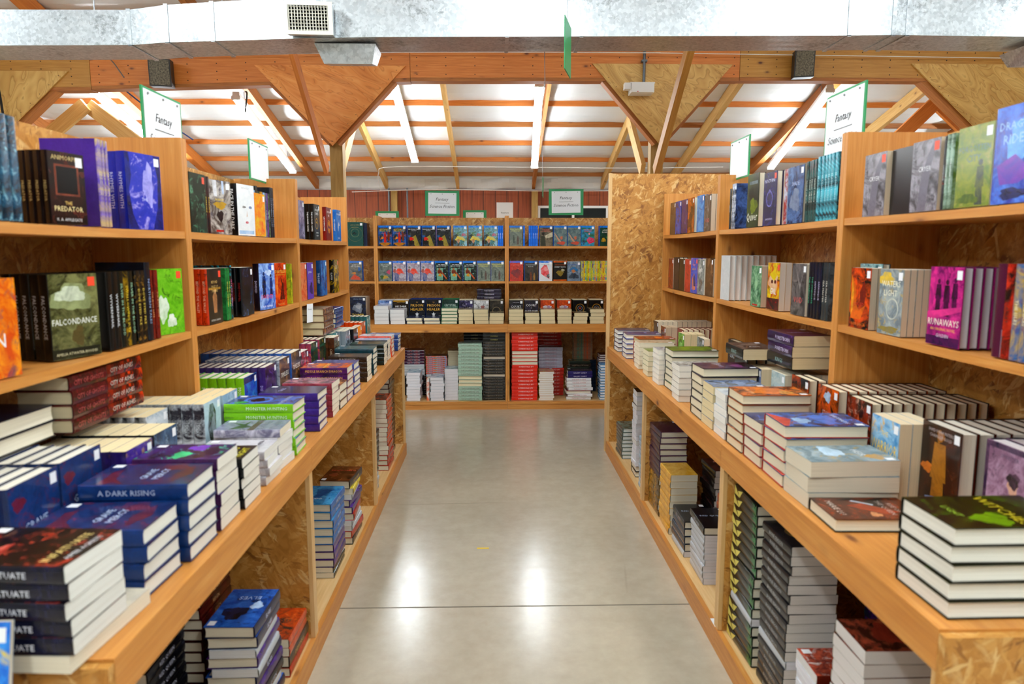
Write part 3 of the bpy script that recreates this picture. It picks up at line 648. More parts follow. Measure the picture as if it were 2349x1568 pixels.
def book_mbs(d):
    W, H, T = d['W'], d['H'], d['T']; hc = d['kind'][0] == 'h'; sd = d['seed']
    bt = .0026 if hc else .0006; ov = .003 if hc else .0004; bul = min(.004, T*.12) if hc else .0008
    fr, spn, bk = inks(d['front']), inks(d['spine']), inks(d['back'])
    cov = MB(); x0, x1, t2 = -W/2, W/2, T/2
    # section of the case: front board, spine bulging outwards, back board
    outer = [(x1, t2), (x0+.004, t2), (x0+.0015+.0006, t2*.93), (x0+bul*.0, t2*.5), (x0, 0), (x0, -t2*.5), (x0+.0021, -t2*.93), (x0+.004, -t2), (x1, -t2)]
    outer[3] = (x0+.0004, t2*.5); outer[5] = (x0+.0004, -t2*.5)
    inner = [(x1, t2-bt), (x0+.006, t2-bt), (x0+bt+.003, t2*.9-bt), (x0+bt+.0004, t2*.5), (x0+bt, 0), (x0+bt+.0004, -t2*.5), (x0+bt+.003, -t2*.9+bt), (x0+.006, -t2+bt), (x1, -t2+bt)]
    cols = [fr, spn, spn, spn, spn, spn, spn, bk]
    for i in range(8):
        (ax, az), (bx, bz) = outer[i], outer[i+1]
        q = [(ax, -H/2, az), (ax, H/2, az), (bx, H/2, bz), (bx, -H/2, bz)]
        if i in (0, 7): uv = [(p[0]+sd, p[1]+sd*.3+(i == 7)*.6) for p in q]
        else: uv = [(sd+.4+p[2], p[1]+sd) for p in q]
        cov.face(q, uv, 0, cols[i])
        (cx_, cz), (dx, dz) = inner[i], inner[i+1]
        q = [(cx_, -H/2, cz), (cx_, H/2, cz), (dx, H/2, dz), (dx, -H/2, dz)][::-1]
        ic = (lin('e9e4d6'),)*3 if not hc else tuple(tuple(c*.8 for c in k[:3])+(1,) for k in cols[i]); cov.face(q, None, 0, ic)
        for y, rv in ((-H/2, 0), (H/2, 1)):
            q = [(ax, y, az), (bx, y, bz), (dx, y, dz), (cx_, y, cz)]
            cov.face(q[::-1] if rv else q, [(sd, 0)]*4, 0, cols[i])
    for z0, z1, c in ((t2, t2-bt, fr), (-t2+bt, -t2, bk)):
        cov.face([(x1, -H/2, z1), (x1, H/2, z1), (x1, H/2, z0), (x1, -H/2, z0)], [(sd, 0)]*4, 0, c)
    pg = MB(); k = (lin(d['pg']),)*3; g = t2-bt-.0001
    px0 = x0+bt+.0035; px1 = x1-ov; py = H/2-ov; dish = .002 if hc else 0
    A = [(px0, -g), (px1, -g), (px1-dish, -g*.5), (px1-dish*1.3, 0), (px1-dish, g*.5), (px1, g), (px0, g)]
    n = len(A); off = sd
    for y, rv in ((-py, 1), (py, 0)):
        q = [(a, y, b) for a, b in A]; q = q if rv else q[::-1]
        pg.face(q, [(p[0]+off, p[2]) for p in q], 0, k)
    for i in range(1, 5):
        a, b = A[i], A[i+1]; pg.face([(a[0], -py, a[1]), (a[0], py, a[1]), (b[0], py, b[1]), (b[0], -py, b[1])], [(-py+off, a[1]), (py+off, a[1]), (py+off, b[1]), (-py+off, b[1])], 0, k)
    art = MB(); zz = t2+.00006
    def P(x, y, e=0): return (max(-.49, min(.49, x))*W, max(-.495, min(.495, y))*H, zz+e)
    e = 0
    def AF(q, c, dx=.3): art.face(q, [(p[0]+sd+dx, p[1]) for p in q] if dx else [(sd+p[1], p[2]) for p in q], 1, c)
    for s in d['shapes']:
        e += .00002; cc = ink1(s[-1]); c = (cc, tuple(a*.55+b*.45 for a, b in zip(cc, fr[0])), tuple(a*.75 for a in cc[:3])+(1,))
        if s[0] == 'r': x0_, y0_, x1_, y1_ = s[1:5]; q = [P(x0_, y0_, e), P(x1_, y0_, e), P(x1_, y1_, e), P(x0_, y1_, e)]
        elif s[0] == 'e':
            a, b, rx, ry = s[1:5]; ws = sd*7+a*9; k = [1+.16*math.sin(3*t*PI/12+ws)+.1*math.sin(7*t*PI/12+ws*2) if rx > .09 else 1 for t in range(24)]
            q = [P(a+rx*k[t]*math.cos(t*PI/12), b+ry*k[t]*math.sin(t*PI/12), e) for t in range(24)]
        elif s[0] == 'o':                 # ring
            a, b, rx, wd = s[1:5]
            for t in range(18):
                t0, t1 = t*PI/9, (t+1)*PI/9; qq = [P(a+r*math.cos(u), b+r*W/H*math.sin(u), e) for r, u in ((rx, t0), (rx, t1), (rx-wd, t1), (rx-wd, t0))]
                AF(qq, c)
            continue
        else: q = [P(x, y, e) for x, y in s[1]]
        AF(q, c)
    for pts, c in d['sps']:              # (along the spine from head to foot, across it), both -.5 to .5
        mt = frame((x0-.0002, 0, 0), (0, -1, 0), (0, 0, 1)); AF([mt @ Vector((a*H, b*T*.9, 0)) for a, b in pts], (ink1(c),)*3, 0)
    let = MB(); e += .00004
    for t in d['title']:
        add_text(let, t[0], Matrix.Translation((0, t[1]*H, zz+e)), t[2]*H, W*.9, 0, t[3], .6)
    if d['sp']:
        txt, col = d['sp'][:2]; pos = d['sp'][2] if len(d['sp']) > 2 else 0
        # spine lettering reads from the head of the book down
        mt = frame((x0-.0003, -pos*H, 0), (0, -1, 0), (0, 0, 1))
        add_text(let, txt, mt, T*.5, H*.78, 0, col, .5)
        if len(d['sp']) > 3:
            add_text(let, d['sp'][3], frame((x0-.0003, .42*H, 0), (0, -1, 0), (0, 0, 1)), T*.36, H*.12, 0, d['sp'][4], .5)
    stk = MB()
    if d['st']:
        c = (lin({'w': 'f2f3f5', 'o': 'f0492a'}[d['st']]),)*3; a, b = .5-.016/W, .5-.02/H
        q = [P(a-.0115/W, b-.013/H, e+.00005), P(a+.0095/W, b-.013/H, e+.00005), P(a+.0095/W, b+.011/H, e+.00005), P(a-.0115/W, b+.011/H, e+.00005)]
        stk.face(q, None, 0, c)
    b = len(cov.v); cov.v += art.v; cov.f += [tuple(q+b for q in f) for f in art.f]; cov.uv += art.uv; cov.mi += [0]*len(art.f); cov.ink += art.ink
    return [(nm, mb, mt) for nm, mb, mt in (('cover', cov, 'print'), ('page_block', pg, 'pages'), ('lettering', let, 'lett'), ('price_sticker', stk, 'lett')) if mb.f]
PLACED = []; NEW = []
def put(key, c, bx, by, label):
    """c: centre of the book; bx: spine to fore edge; by: foot to head"""
    NEW.append(dict(key=key, m=frame(c, bx, by), label=label))
from mathutils.bvhtree import BVHTree
QF = ((0, 1, 3, 2), (4, 6, 7, 5), (0, 4, 5, 1), (2, 3, 7, 6), (0, 2, 6, 4), (1, 5, 7, 3)); EPS = -.0006
def corners(p, e=EPS):
    d = DS[p['key']]; return [p['m'] @ Vector((a*(d['W']/2-e), b*(d['H']/2-e), c*(d['T']/2-e))) for a in (-1, 1) for b in (-1, 1) for c in (-1, 1)]
def bounds(V): return [min(v[k] for v in V) for k in range(3)], [max(v[k] for v in V) for k in range(3)]
CL = []                                  # settled groups of books and the boards round them
for o in list(C.objects):
    if o.type == 'MESH' and o.parent and o.parent.get('category') in ('bookcase', 'end board', 'tag'):
        V = [Vector(v.co)+o.parent.location for v in o.data.vertices]; CL.append((bounds(V), V, [tuple(q.vertices) for q in o.data.polygons], []))
def settle(ax, drop=False):
    """a new group finds the nearest free spot along the shelf (and a little deeper) so that no two books share space"""
    global NEW
    if not NEW: return
    V = [c for p in NEW for c in corners(p)]; Fc = [tuple(8*i+k for k in q) for i in range(len(NEW)) for q in QF]; lo, hi = bounds(V)
    R = .14; near = [c for c in CL if all(c[0][0][k] < hi[k]+(R if k < 2 else 0) and lo[k]-(R if k < 2 else 0) < c[0][1][k] for k in range(3))]
    best = (0, 0)
    if near:
        nv, nf = [], []; nb = [b for c in near for b in c[3]]; mb_ = [bounds(corners(p, .004)) for p in NEW]
        for c in near:
            b = len(nv); nv += c[1]; nf += [tuple(b+k for k in f) for f in c[2]]
        T_ = BVHTree.FromPolygons(nv, nf); side = 1 if (lo[0]+hi[0]) > 0 else -1
        cand = [(a*.004*s, b*.01) for a in range(0, 42) for s in (1, -1) for b in range(0, 8)]
        cand.sort(key=lambda t: abs(t[0])+1.4*t[1]); bn = None
        for a, b in cand:
            off = Vector((side*b, a, 0)) if ax == 'y' else Vector((a, b, 0))
            n = len(T_.overlap(BVHTree.FromPolygons([v+off for v in V], Fc)))
            if bn is None or n < bn:
                for l1, h1 in mb_:
                    for l2, h2 in nb:
                        if all(l1[k]+off[k] < h2[k] and l2[k] < h1[k]+off[k] for k in range(3)):
                            v = 1
                            for k in range(3): v *= min(h2[k], h1[k]+off[k])-max(l2[k], l1[k]+off[k])
                            n += 2+v*8e4
            if bn is None or n < bn: bn, best = n, off
            if n == 0: break
        off = Vector(best) if bn is not None else Vector((0, 0, 0))
        for p in NEW: p['m'] = Matrix.Translation(off) @ p['m']
        V = [v+off for v in V]
        if bn and drop:                  # what still touches a board stays out of the row
            keep = [i for i in range(len(NEW)) if not T_.overlap(BVHTree.FromPolygons(V[8*i:8*i+8], QF))]
            if keep and len(keep) < len(NEW):
                keep = [i for i in keep if all(j in keep for j in range(i))] or keep[:1]
                NEW = [NEW[i] for i in keep]; V = [c for p in NEW for c in corners(p)]; Fc = Fc[:6*len(NEW)]
    CL.append((bounds(V), V, Fc, [bounds(corners(p, .004)) for p in NEW])); PLACED.extend(NEW); NEW = []
def up(keys, corner, bx, z, tmpl, sh=.0006):
    """books standing one behind another; corner: foot of the first one's spine edge on its front face"""
    bx = Vector(bx).normalized(); bz = bx.cross(Vector((0, 0, 1))); p = Vector((corner[0], corner[1], z)); i = 0
    for k in keys:
        d = DS[k]; jx = RND.uniform(-.0015, .0015)
        c = p + bx*(d['W']/2+jx) - bz*(d['T']/2) + Vector((0, 0, d['H']/2+.0005))
        put(k, c, bx, (0, 0, 1), tmpl(i, d['desc'])); p = p - bz*(d['T']+sh); i += 1
def lab_row(loc): return lambda i, ds: ('%s, cover out %s' % (ds, loc)) if i == 0 else ('%s, %s behind the front one %s' % (ds, ORD[i-1] if i < 21 else 'last', loc))
def lab_seq(loc, frm): return lambda i, ds: '%s, %s %s %s' % (ds, ORD[i] if i < 20 else 'last', frm, loc)
def lab_stack(loc, n): return lambda i, ds: ('%s, topmost of %s' % (ds, loc)) if i == 0 and n > 1 else ('%s, %s' % (ds, loc)) if n == 1 else ('%s, %s down in %s' % (ds, ORD[i] if i < 20 else 'lowest', loc))
def LF(z, key, n, u, loc, a=0, xf=None):
    a = math.radians(a); d = DS[key]; x = (XH['L']-.012 if xf is None else xf) - d['W']*math.sin(a) + 0
    y = yAt(u, x, z); up([key]*n, (x, y), (math.sin(a), math.cos(a), 0), z, lab_row(loc)); settle('y')
def RF(z, key, n, u, loc, a=0, xf=None):
    a = math.radians(a); d = DS[key]; x = XH['R']+.012 if xf is None else xf
    y = yAt(u, x, z); up([key]*n, (x, y), (math.sin(a), -math.cos(a), 0), z, lab_row(loc)); settle('y')
def LSp(z, keys, u, loc, xf=None, rev=False, y=None):
    x = XH['L']-.012 if xf is None else xf; y = yAt(u, x, z) if y is None else y
    for i, k in enumerate(keys):
        d = DS[k]; jx = RND.uniform(0, .006)
        put(k, (x-jx-d['W']/2, y+d['T']/2, z+d['H']/2+.0005), (1, 0, 0) if rev else (-1, 0, 0), (0, 0, 1), lab_seq(loc, 'page edge' if rev else 'spine')(i, d['desc'])); y += d['T']+.0008
    settle('y'); return y
def RSp(z, keys, u, loc, xf=None, rev=False, y=None):
    x = XH['R']+.012 if xf is None else xf; y = yAt(u, x, z) if y is None else y
    for i, k in enumerate(keys):
        d = DS[k]; jx = RND.uniform(0, .006)
        put(k, (x+jx+d['W']/2, y-d['T']/2, z+d['H']/2+.0005), (-1, 0, 0) if rev else (1, 0, 0), (0, 0, 1), lab_seq(loc, 'page edge' if rev else 'spine')(i, d['desc'])); y -= d['T']+.0008
    settle('y'); return y
ROWS = []
def TR(sd, key, n, u, v, loc, a=0):
    """a row standing on the table: (u, v) is the head of the front cover's spine edge"""
    d = DS[key]; p = atZ(u, v, TZ+d['H']+.001); ROWS.append([sd, key, n, p.x, p.y, loc, a])
def flush_rows():
    for sd in 'LR':
        rr = sorted([r for r in ROWS if r[0] == sd], key=lambda r: r[4] if sd == 'L' else -r[4])
        prev = None
        for _, key, n, x, y, loc, a in rr:
            d = DS[key]; back = XB[sd]; s = 1 if sd == 'L' else -1
            if prev is not None:
                y = max(y, prev+.003) if sd == 'L' else min(y, prev-.003)
            room = abs(back-x)-.012; n = max(1, min(n, int(room/(d['T']+.0006))))
            # keep clear of the hutch side boards
            for b in UY[sd][1:3]:
                lo, hi = (y, y+d['W']) if sd == 'L' else (y-d['W'], y)
                if lo < b+.021 and hi > b-.021:
                    hx = abs(XH[sd]); m = int((hx-abs(x))/(d['T']+.0006)); n2 = max(1, min(n, m)); n = n2
            prev = y+d['W'] if sd == 'L' else y-d['W']
            up([key]*n, (x, y), (0, s, 0), TZ+.001, lab_row(loc)); settle('y', True)
def SK(sd, keys, u, v, loc, base=None, yaw=0, jit=.004, mode=0, jy=2, xmin=None, y=None, x=None):
    """a lying stack, topmost first; (u, v): the top cover's corner nearest camera and aisle. mode 0: spine across the aisle line as on each table,
    1: spine towards the aisle, 2: spine away from the aisle, 3: spine the other way across"""
    base = TZ+.001 if base is None else base; H = sum(DS[k]['T']+.0004 for k in keys); s = -1 if sd == 'L' else 1
    p = atZ(u, v, base+H) if x is None else Vector((x, y, 0))
    lim = abs(XE[sd])+.006
    if abs(p.x) < lim: p.x = s*lim
    if s*p.x < 0: p.x = s*lim
    lb = lab_stack(loc, len(keys)); z = base+H
    for i, k in enumerate(keys):
        d = DS[k]; W, L, T = d['W'], d['H'], d['T']
        m = mode[i] if isinstance(mode, (list, tuple)) else mode
        if m == 0: bx = Vector((0, 1, 0)) if sd == 'L' else Vector((0, -1, 0))
        elif m == 3: bx = Vector((0, -1, 0)) if sd == 'L' else Vector((0, 1, 0))
        elif m == 1: bx = Vector((s, 0, 0))
        else: bx = Vector((-s, 0, 0))
        ex, ey = (L, W) if m in (0, 3) else (W, L)
        c = Vector((p.x+s*(ex/2+RND.uniform(0, jit)), p.y+ey/2+RND.uniform(-jit, jit)*.6, z-T/2)); z -= T+.0004
        r = Matrix.Rotation(math.radians(yaw+RND.uniform(-jy, jy)), 3, 'Z'); bx = r @ bx
        put(k, c, bx, Vector((0, 0, 1)).cross(bx), lb(i, d['desc']))
    settle('y')
def BF(z, key, n, u, loc, yf=None):
    y = BH+.012 if yf is None else yf; x = xAt(u, y, z); d = DS[key]
    n = min(n, int((BB-.004-y)/(d['T']+.0006))); up([key]*n, (x, y), (1, 0, 0), z+.0005, lab_row(loc)); settle('x')
def BSp(z, keys, u, loc, yf=None):
    y = BH+.012 if yf is None else yf; x = xAt(u, y, z)
    for i, k in enumerate(keys):
        d = DS[k]; put(k, (x+d['T']/2, y+d['W']/2, z+d['H']/2+.001), (0, 1, 0), (0, 0, 1), lab_seq(loc, 'spine')(i, d['desc'])); x += d['T']+.0008
    settle('x')
def BK(keys, u, y, z, loc, mode='s', jit=.003, jy=1.2):
    """lying stack at the back, topmost first; u: its edge at the reader's side where columns begin; mode s spine, p foot of pages, f fore edge towards the aisle"""
    H = sum(DS[k]['T']+.0004 for k in keys); zz = z+.001+H; x = xAt(u, y, z+H/2); lb = lab_stack(loc, len(keys))
    for i, k in enumerate(keys):
        d = DS[k]; m = mode[i % len(mode)]
        bx = {'s': Vector((0, 1, 0)), 'p': Vector((1, 0, 0)), 'f': Vector((0, -1, 0))}[m]; ex, ey = (d['W'], d['H']) if m == 'p' else (d['H'], d['W'])
        c = Vector((x+ex/2+RND.uniform(-jit, jit), y+ey/2+RND.uniform(0, jit), zz-d['T']/2)); zz -= d['T']+.0004
        bx = Matrix.Rotation(math.radians(RND.uniform(-jy, jy)), 3, 'Z') @ bx
        put(k, c, bx, Vector((0, 0, 1)).cross(bx), lb(i, d['desc']))
    settle('x')
# size, front inks, spine inks, description, title, spine lettering, shapes, sticker
fig = lambda x, y, s, c: (('e', x, y+.13*s, .05*s, .035*s, c), ('p', [(x-.07*s, y+.09*s), (x-.1*s, y-.12*s), (x+.1*s, y-.12*s), (x+.07*s, y+.09*s)], c), ('p', [(x-.07*s, y-.12*s), (x-.08*s, y-.3*s), (x+.09*s, y-.3*s), (x+.07*s, y-.12*s)], c))
# ---- camera-side unit, upper shelf
D('tealspine', 'h', '061c28 1c4c68 5c9cb0', '0a2030 24607c 9fd8e6', 'teal and black glossy hardcover')
D('alien', 'm', '1c0e0c 3c1c14 6c3426', '2a1c18 1a1210 3a2018', 'brown science fiction paperback with screen picture', [('THE', -.2, .07, 'e8c060'), ('PREDATOR', -.28, .1, 'f0dc9a'), ('K. A. APPLEGATE', -.43, .06, 'd8d8d8'), ('ANIMORPHS', .42, .09, 'c8b070')], ('PREDATOR', 'c8b070', .05), (('r', -.33, -.1, .33, .33, '8a4a34'), ('r', -.28, -.07, .28, .3, '08080e')), T=.02, H=.178, W=.115)
D('purplebk', 'p', '4c2a8c 5a38a0 4c2a8c', '6a50b4 d8c070 8a70cc', 'purple paperback with blurb', st=None, T=.014, H=.232, W=.15, back='4c2a90 55329a 4c2a90', sp=('THE SECRET KEEPER', 'e8d890'))
D('midnight', 'h', '2a3cb0 4048c0 c0b8f0', '1c2c9c 2438ac 1c2c9c', 'shiny blue violet hardcover', [('THE', -.1, .06, 'c8ccf4')], ('RHYMES WITH', 'c0c8f0'), (('p', [(-.5, -.5), (-.5, .5), (-.38, .5), (-.34, .2), (-.42, 0), (-.35, -.3), (-.2, -.5)], '151a50'), ('p', [(.5, -.5), (.5, .5), (.3, .5), (.4, .2), (.36, -.2), (.2, -.5)], '1a1c58'), ('e', .12, .1, .14, .28, 'b8b4f0')))  # pale ink and ellipse put the white shine into the cover
# lower shelf
D('flame', 'k', 'd85a10 f0a020 24406c', '14161e 141824 14161e', 'orange flame-covered hardcover reading kin', [('KIN', -.12, .2, 'f4f4f4')], ('THE KIN', 'd0d0d0'), st=None)
D('falcon', 'k', '4c4c28 8c8c5c 24241a', '0c0c0c 101010 0c0c0c', 'falcondance hardcover with pale glowing eyes', [('FALCONDANCE', -.06, .1, 'f0f0e8'), ('AMELIA ATWATER-RHODES', -.44, .045, 'd0c8a0')], ('FALCONDANCE', 'd0d0d0'), (('e', -.04, .22, .4, .16, 'a8b080'), ('e', -.06, .26, .3, .09, 'e4ecd4'), ('e', .05, -.24, .12, .12, '6c5c34'), ('r', -.5, -.5, .5, -.38, '1c1a14')), st='o')
D('wyvern', 'k', '2a2a30 40404c 18181c', '0c0c0e 121216 0c0c0e', 'black hardcover lettered wyvernhail', sp=('WYVERNHAIL', 'e8e8e8'), st=None)
D('swallow', 'k', '1c1c10 302810 181008', '14120a b08c14 14120a', 'black and yellow hardcover with spine lettering', sp=('SWALLOWING SUN', 'e8c81c'), st=None)
D('silver', 'k', '10241c 20302c 0c1410', '0c120e 0e1a14 30402c', 'black hardcover with green gleam on the spine', sp=('SILVER IN THE BLOOD', '9ac8a0'), st=None)  # dull green flecks in the black spine ink
D('dove', 'k', '101010 201c18 101010', '0e0e0e 181410 c09030', 'black dove eyed novel hardcover', sp=('DOVE EYED FILE', 'e0c040'), st=None)
D('reddark', 'k', '701810 902818 300c08', '6a1c12 8c2c1c 401008', 'dark red hardcover with a worn-look spine', sp=('THE IRON GATE', 'd09050'), st=None, T=.022)
D('tallnavy', 'h', '10182c 182440 0c1018', '0c1420 142034 0c1420', 'tall dark navy hardcover', sp=('NORTHERN TALES', '8aa0c0'), st=None, H=.24)
D('limecover', 'k', '6ab01c 88c830 2c5a10', '58a018 70b028 2c5010', 'bright green and white illustrated book', [], None, (('e', -.15, -.1, .16, .2, 'e8f0e0'), ('e', .1, -.3, .14, .1, 'f0f4e8')), st='o')
# ---- middle unit upper
D('darkgreenart', 'p', '101c14 30503c 6a9a7c', '0c140e 20301c 0c140e', 'black and green fantasy paperback', st='o')
D('darkside', 'p', '201418 3a2024 100c0c', '141010 5a1410 141010', 'black paperback with yellow darkside lettering', sp=('DARKSIDE', 'e0c020'))
D('beast', 'p', '5a4a40 c8c0b8 3a2c4c', '181010 5a1410 181010', 'glossy paperback with staring animal face', [('NOBODY', .14, .06, 'e8c030')], None, (('p', [(-.3, .5), (-.24, .2), (-.1, .2), (-.12, .5)], 'e8e8ec'), ('p', [(.1, .5), (.12, .25), (.2, .25), (.2, .5)], 'c8d8f0'), ('e', .02, .04, .26, .07, 'c8a028'), ('e', 0, -.16, .14, .1, '281410'), ('r', -.2, -.46, .12, -.42, 'c02018')))
D('whiteface', 'k', 'eef0f0 e4e8ea f2f2f2', '14161c 1c2028 14161c', 'white hardcover showing a pale face with blue eye', [('GRETA KELLY', .43, .05, '9a9aa0')], ('FACE IN THE DARK', 'e8e8e8'), (('e', -.1, .06, .1, .022, '8a8480'), ('e', .26, .06, .09, .028, '3a5a90'), ('e', .05, -.24, .09, .025, 'c83050'), ('p', [(.06, .0), (.02, -.13), (.1, -.12)], 'd8b8a4'), ('r', -.42, -.47, .42, -.4, 'a8c8e8')), T=.042)
D('sunset', 'p', 'f09018 f0c820 e84820', 'e88018 f0b020 d84020', 'orange and yellow sunset paperback', H=.19)
D('blackgreen', 'h', '0e1810 1c3c20 204428', '0c1410 0e1c14 0c1410', 'tall black and green hardcover', sp=('SIX OF THORN', 'a0e0a0'), st=None)
D('bluewhite', 'p', 'a8c8e0 d8e8f0 3c6ca0', '6a9cc8 d8e8f4 2c4c78', 'pale blue and white paperback', sp=('HIGH TIDE', '183058'), T=.02)
D('mossy', 'p', '344a34 607850 202c20', '2c3c2c 506048 8aa888', 'moss green paperback', sp=('THE FOREST', 'd8e0c8'), T=.02)
D('greystripe', 'p', '50545c 787c84 2c3038', '4a4e56 84888e 30343a', 'steel grey paperback', sp=('OUTLAND', 'e8e8e8'), T=.02)
D('gold', 'p', 'c89018 e0b040 6a4808', 'd8a028 b07818 e8c050', 'golden yellow paperback', sp=('GOLD RUSH', '301c08'), T=.02)
D('violet', 'p', '5c3080 8050a8 301848', '58307a 8054a4 301848', 'violet paperback', sp=('THE GIFT', 'e8d8f4'), T=.02)
# middle unit lower
D('orangespine', 'p', '2a2620 54402c 141210', 'd04414 d84c18 401408', 'orange-spined fantasy paperback with black top', sp=('BEYOND THE VALLEY', 'f8c8a0'), T=.024, st='o', shapes=(('p', [(-.1, -.3), (-.16, 0), (0, .12), (.14, 0), (.1, -.3)], 'c89060'), ('e', 0, .1, .09, .06, 'e0b080'), ('e', .28, -.1, .14, .2, '201c20'), ('r', -.4, .12, .4, .16, 'b89040')), title=[('BEYOND', .26, .07, 'd8b060'), ('VALLEY OF', .18, .06, 'd8b060'), ('THORNS', .1, .07, 'd8b060'), ('PATRICK CARMAN', -.43, .05, 'd8d0c0')])
D('wizardgreen', 'p', '206030 40a050 103018', '1c6c34 2c8c48 103c1c', 'green paperback with yellow letters', sp=('WORLD WEAVERS', 'e8e040'), T=.024, st='o')
D('neon', 'k', '0c0c10 101018 20c0d0', '0c0c10 101018 20c0d0', 'black hardcover with neon streaks', sp=('CITY OF LIGHTS', 'f060a0'), st='o')
D('bluetop', 'p', '101014 202028 3c6ca0', '0e0e10 121216 0e0e10', 'black paperback with blue-tipped spine', sp=('SHADOWSPELL', 'a02018'), T=.023, H=.205)
D('divided', 'k', '3c6cc8 a8c8f0 4828a0', '14101c 241838 14101c', 'blue and violet hardcover titled divided', [('DIVIDED', -.22, .13, 'd8285c'), ('ELSIE CHAPMAN', -.43, .055, 'e8e8f8')], ('DIVIDED', 'd8d0f0'), fig(-.18, .12, 1.2, '14142c')+fig(.25, .1, 1.0, '24204c')+(('e', .1, .3, .2, .06, 'e0f0ff'),))
D('story', 'p', 'b02c14 e86018 3c1408', '8c2010 b03818 5c1408', 'red and orange storyteller paperback with dancing figure', [('STORYTELLER', .3, .1, 'e8b838'), ('TRACI CHEE', -.45, .06, 'c8a040')], ('STORYTELLER', 'f0c060'), (('e', -.3, 0, .1, .22, 'f09038'), ('p', [(-.1, -.35), (.1, 0), (0, .2), (.22, 0), (.3, -.35)], '3c1008'), ('r', -.4, .22, .4, .24, 'd8a030')), H=.215)
D('yelgreen', 'p', 'd8c820 80a828 e85820', '98a828 d8c830 4c6814', 'yellow and green paperback', T=.02)
D('blacklying', 'k', '0c0c0e 141416 0c0c0e', '0c0c0e 18181c 0c0c0e', 'black hardcover lying flat', sp=('GIDEON', 'b03020'), st=None)
# far unit upper / lower
D('greypurple', 'p', '6c6484 a8a0b8 34304c', '403c54 706888 282438', 'grey lavender paperback with curled cover')
D('gamesblk', 'p', '34383c 3c4248 34383c', '101010 181410 101010', 'dark grey paperback with gold ring', [('THE', .42, .04, 'e8e8e8'), ('HUNGER', .34, .1, 'f0f0f0'), ('GAMES', .24, .1, 'f0f0f0'), ('SUZANNE', -.3, .055, 'f0f0f0'), ('COLLINS', -.38, .055, 'f0f0f0')], ('THE HUNGER GAMES', 'f0f0f0'), (('o', -.05, -.05, .24, .04, 'c8a030'), ('p', [(-.2, -.02), (0, .04), (.12, -.06), (.0, -.04)], 'c8a030')), T=.024)
D('gamesred', 'p', '8c1c14 9c241a 7c1810', '701410 8c1c14 701410', 'dark red paperback with golden disc', [('CATCHING', .36, .09, 'f4f4f4'), ('FIRE', .25, .09, 'f4f4f4')], ('CATCHING FIRE', 'f0f0f0'), (('e', 0, -.08, .26, .17, 'd89018'), ('o', 0, -.08, .3, .03, 'e0b030'), ('p', [(-.2, -.1), (0, -.02), (.2, -.12), (0, -.14)], '7a1008')))
D('gamesblue', 'p', '1c78c8 3c98e0 1c70c0', '1860a8 2c80c8 1860a8', 'bright blue paperback', [('MOCKINGJAY', .36, .08, 'f4f4f4'), ('COLLINS', -.4, .06, 'f4f4f4')], ('MOCKINGJAY', 'f0f0f0'), (('p', [(-.2, -.06), (0, .12), (.25, .0), (.02, .0), (-.05, -.2)], 'e8f0f8'),))
D('fox', 'p', 'e06838 e89868 903818', 'c84c28 d87848 903818', 'orange paperback with dark splash', T=.02)
D('journal', 'p', '7048b8 7c54c0 7048b8', '18141c 241c34 18141c', 'plain purple paperback with round portrait', [('JOURNAL', .24, .08, 'e8e4f4')], ('JOURNAL', 'c8c0e0'), (('e', .12, -.22, .26, .16, '34304c'), ('r', -.34, .0, .3, .01, '9880d0'), ('r', -.34, -.04, .24, -.03, '9880d0')), T=.028)
D('sealblue', 'k', '1c50a0 3c8cc8 184080', '103868 1c5890 103868', 'blue hardcover with swimming creature', [], ('THE DEEP', 'c8e0f4'), (('e', .1, .1, .1, .2, '58a8d0'), ('e', .2, -.2, .05, .12, '0c2850')))
D('yellowsl', 'k', '14120c c8a414 e0c028', '141410 1c1c14 c8a414', 'black and yellow hardcover marked with orange sticker', [('SL', .28, .14, 'd8d8d0')], ('SLAYER', 'd8d8d0'), st='o')
D('cardgreen', 'q', 'c8e8b0 a8d890 f0f0e0', 'c8e8b0', 'small pale green booklet', st=None, H=.1, W=.06, T=.006)
# ---- table rows, camera-left run
D('navyrow', 'H', '1c3868 24447c 6c2430', '14305c 1c3868 14305c', 'navy hardcover with crimson scrollwork', [('GRAVE', .1, .1, 'b8c8e8'), ('MERCY', -.02, .1, 'b8c8e8')], ('DARK RISING', 'a8b8d8', .05), (('e', -.3, .33, .12, .06, '7c2834'), ('e', .3, -.33, .12, .06, '7c2834'), ('p', [(-.4, -.1), (-.2, -.25), (.1, -.2), (.3, -.1), (0, -.3)], '6c2030')), pg='e8e2d0')
D('guardian', 'P', '34206c 5838a0 c8a030', '24184c 34206c 24184c', 'purple paperback titled guardian', [('GUARDIAN', -.0, .14, 'c8a860')], ('GUARDIAN', 'd8b868'), pg='ecd8a8', T=.04)
D('restblue', 'P', '182838 486888 8ca8c0', '101820 182838 101820', 'blue and black cliff-picture paperback', [('REST', .1, .14, 'd8e0e8'), ('WITHIN', -.05, .08, 'd8e0e8')], None, pg='ecd8a8', T=.04)
D('inkwhite', 'P', 'c0ccd4 e4e8ea 30343c', '383c44 e0e4e8 202428', 'white and charcoal paperback', [], None, (('e', 0, .1, .2, .24, '2c3038'),), pg='ecd8a8', T=.035)
D('pspine', 'P', 'b8ccd8 d0e0e8 b8ccd8', 'd8dee4 383440 d8dee4', 'pale blue paperback with brushy dark figure', [], ('POISON', '24242c', -.2), (('p', [(-.15, .45), (-.3, .1), (-.1, -.3), (.15, -.1), (.2, .3), (.05, .45)], '40343c'), ('e', .05, .1, .1, .2, '8c8c98')), pg='ecd4a0', T=.036, H=.215)
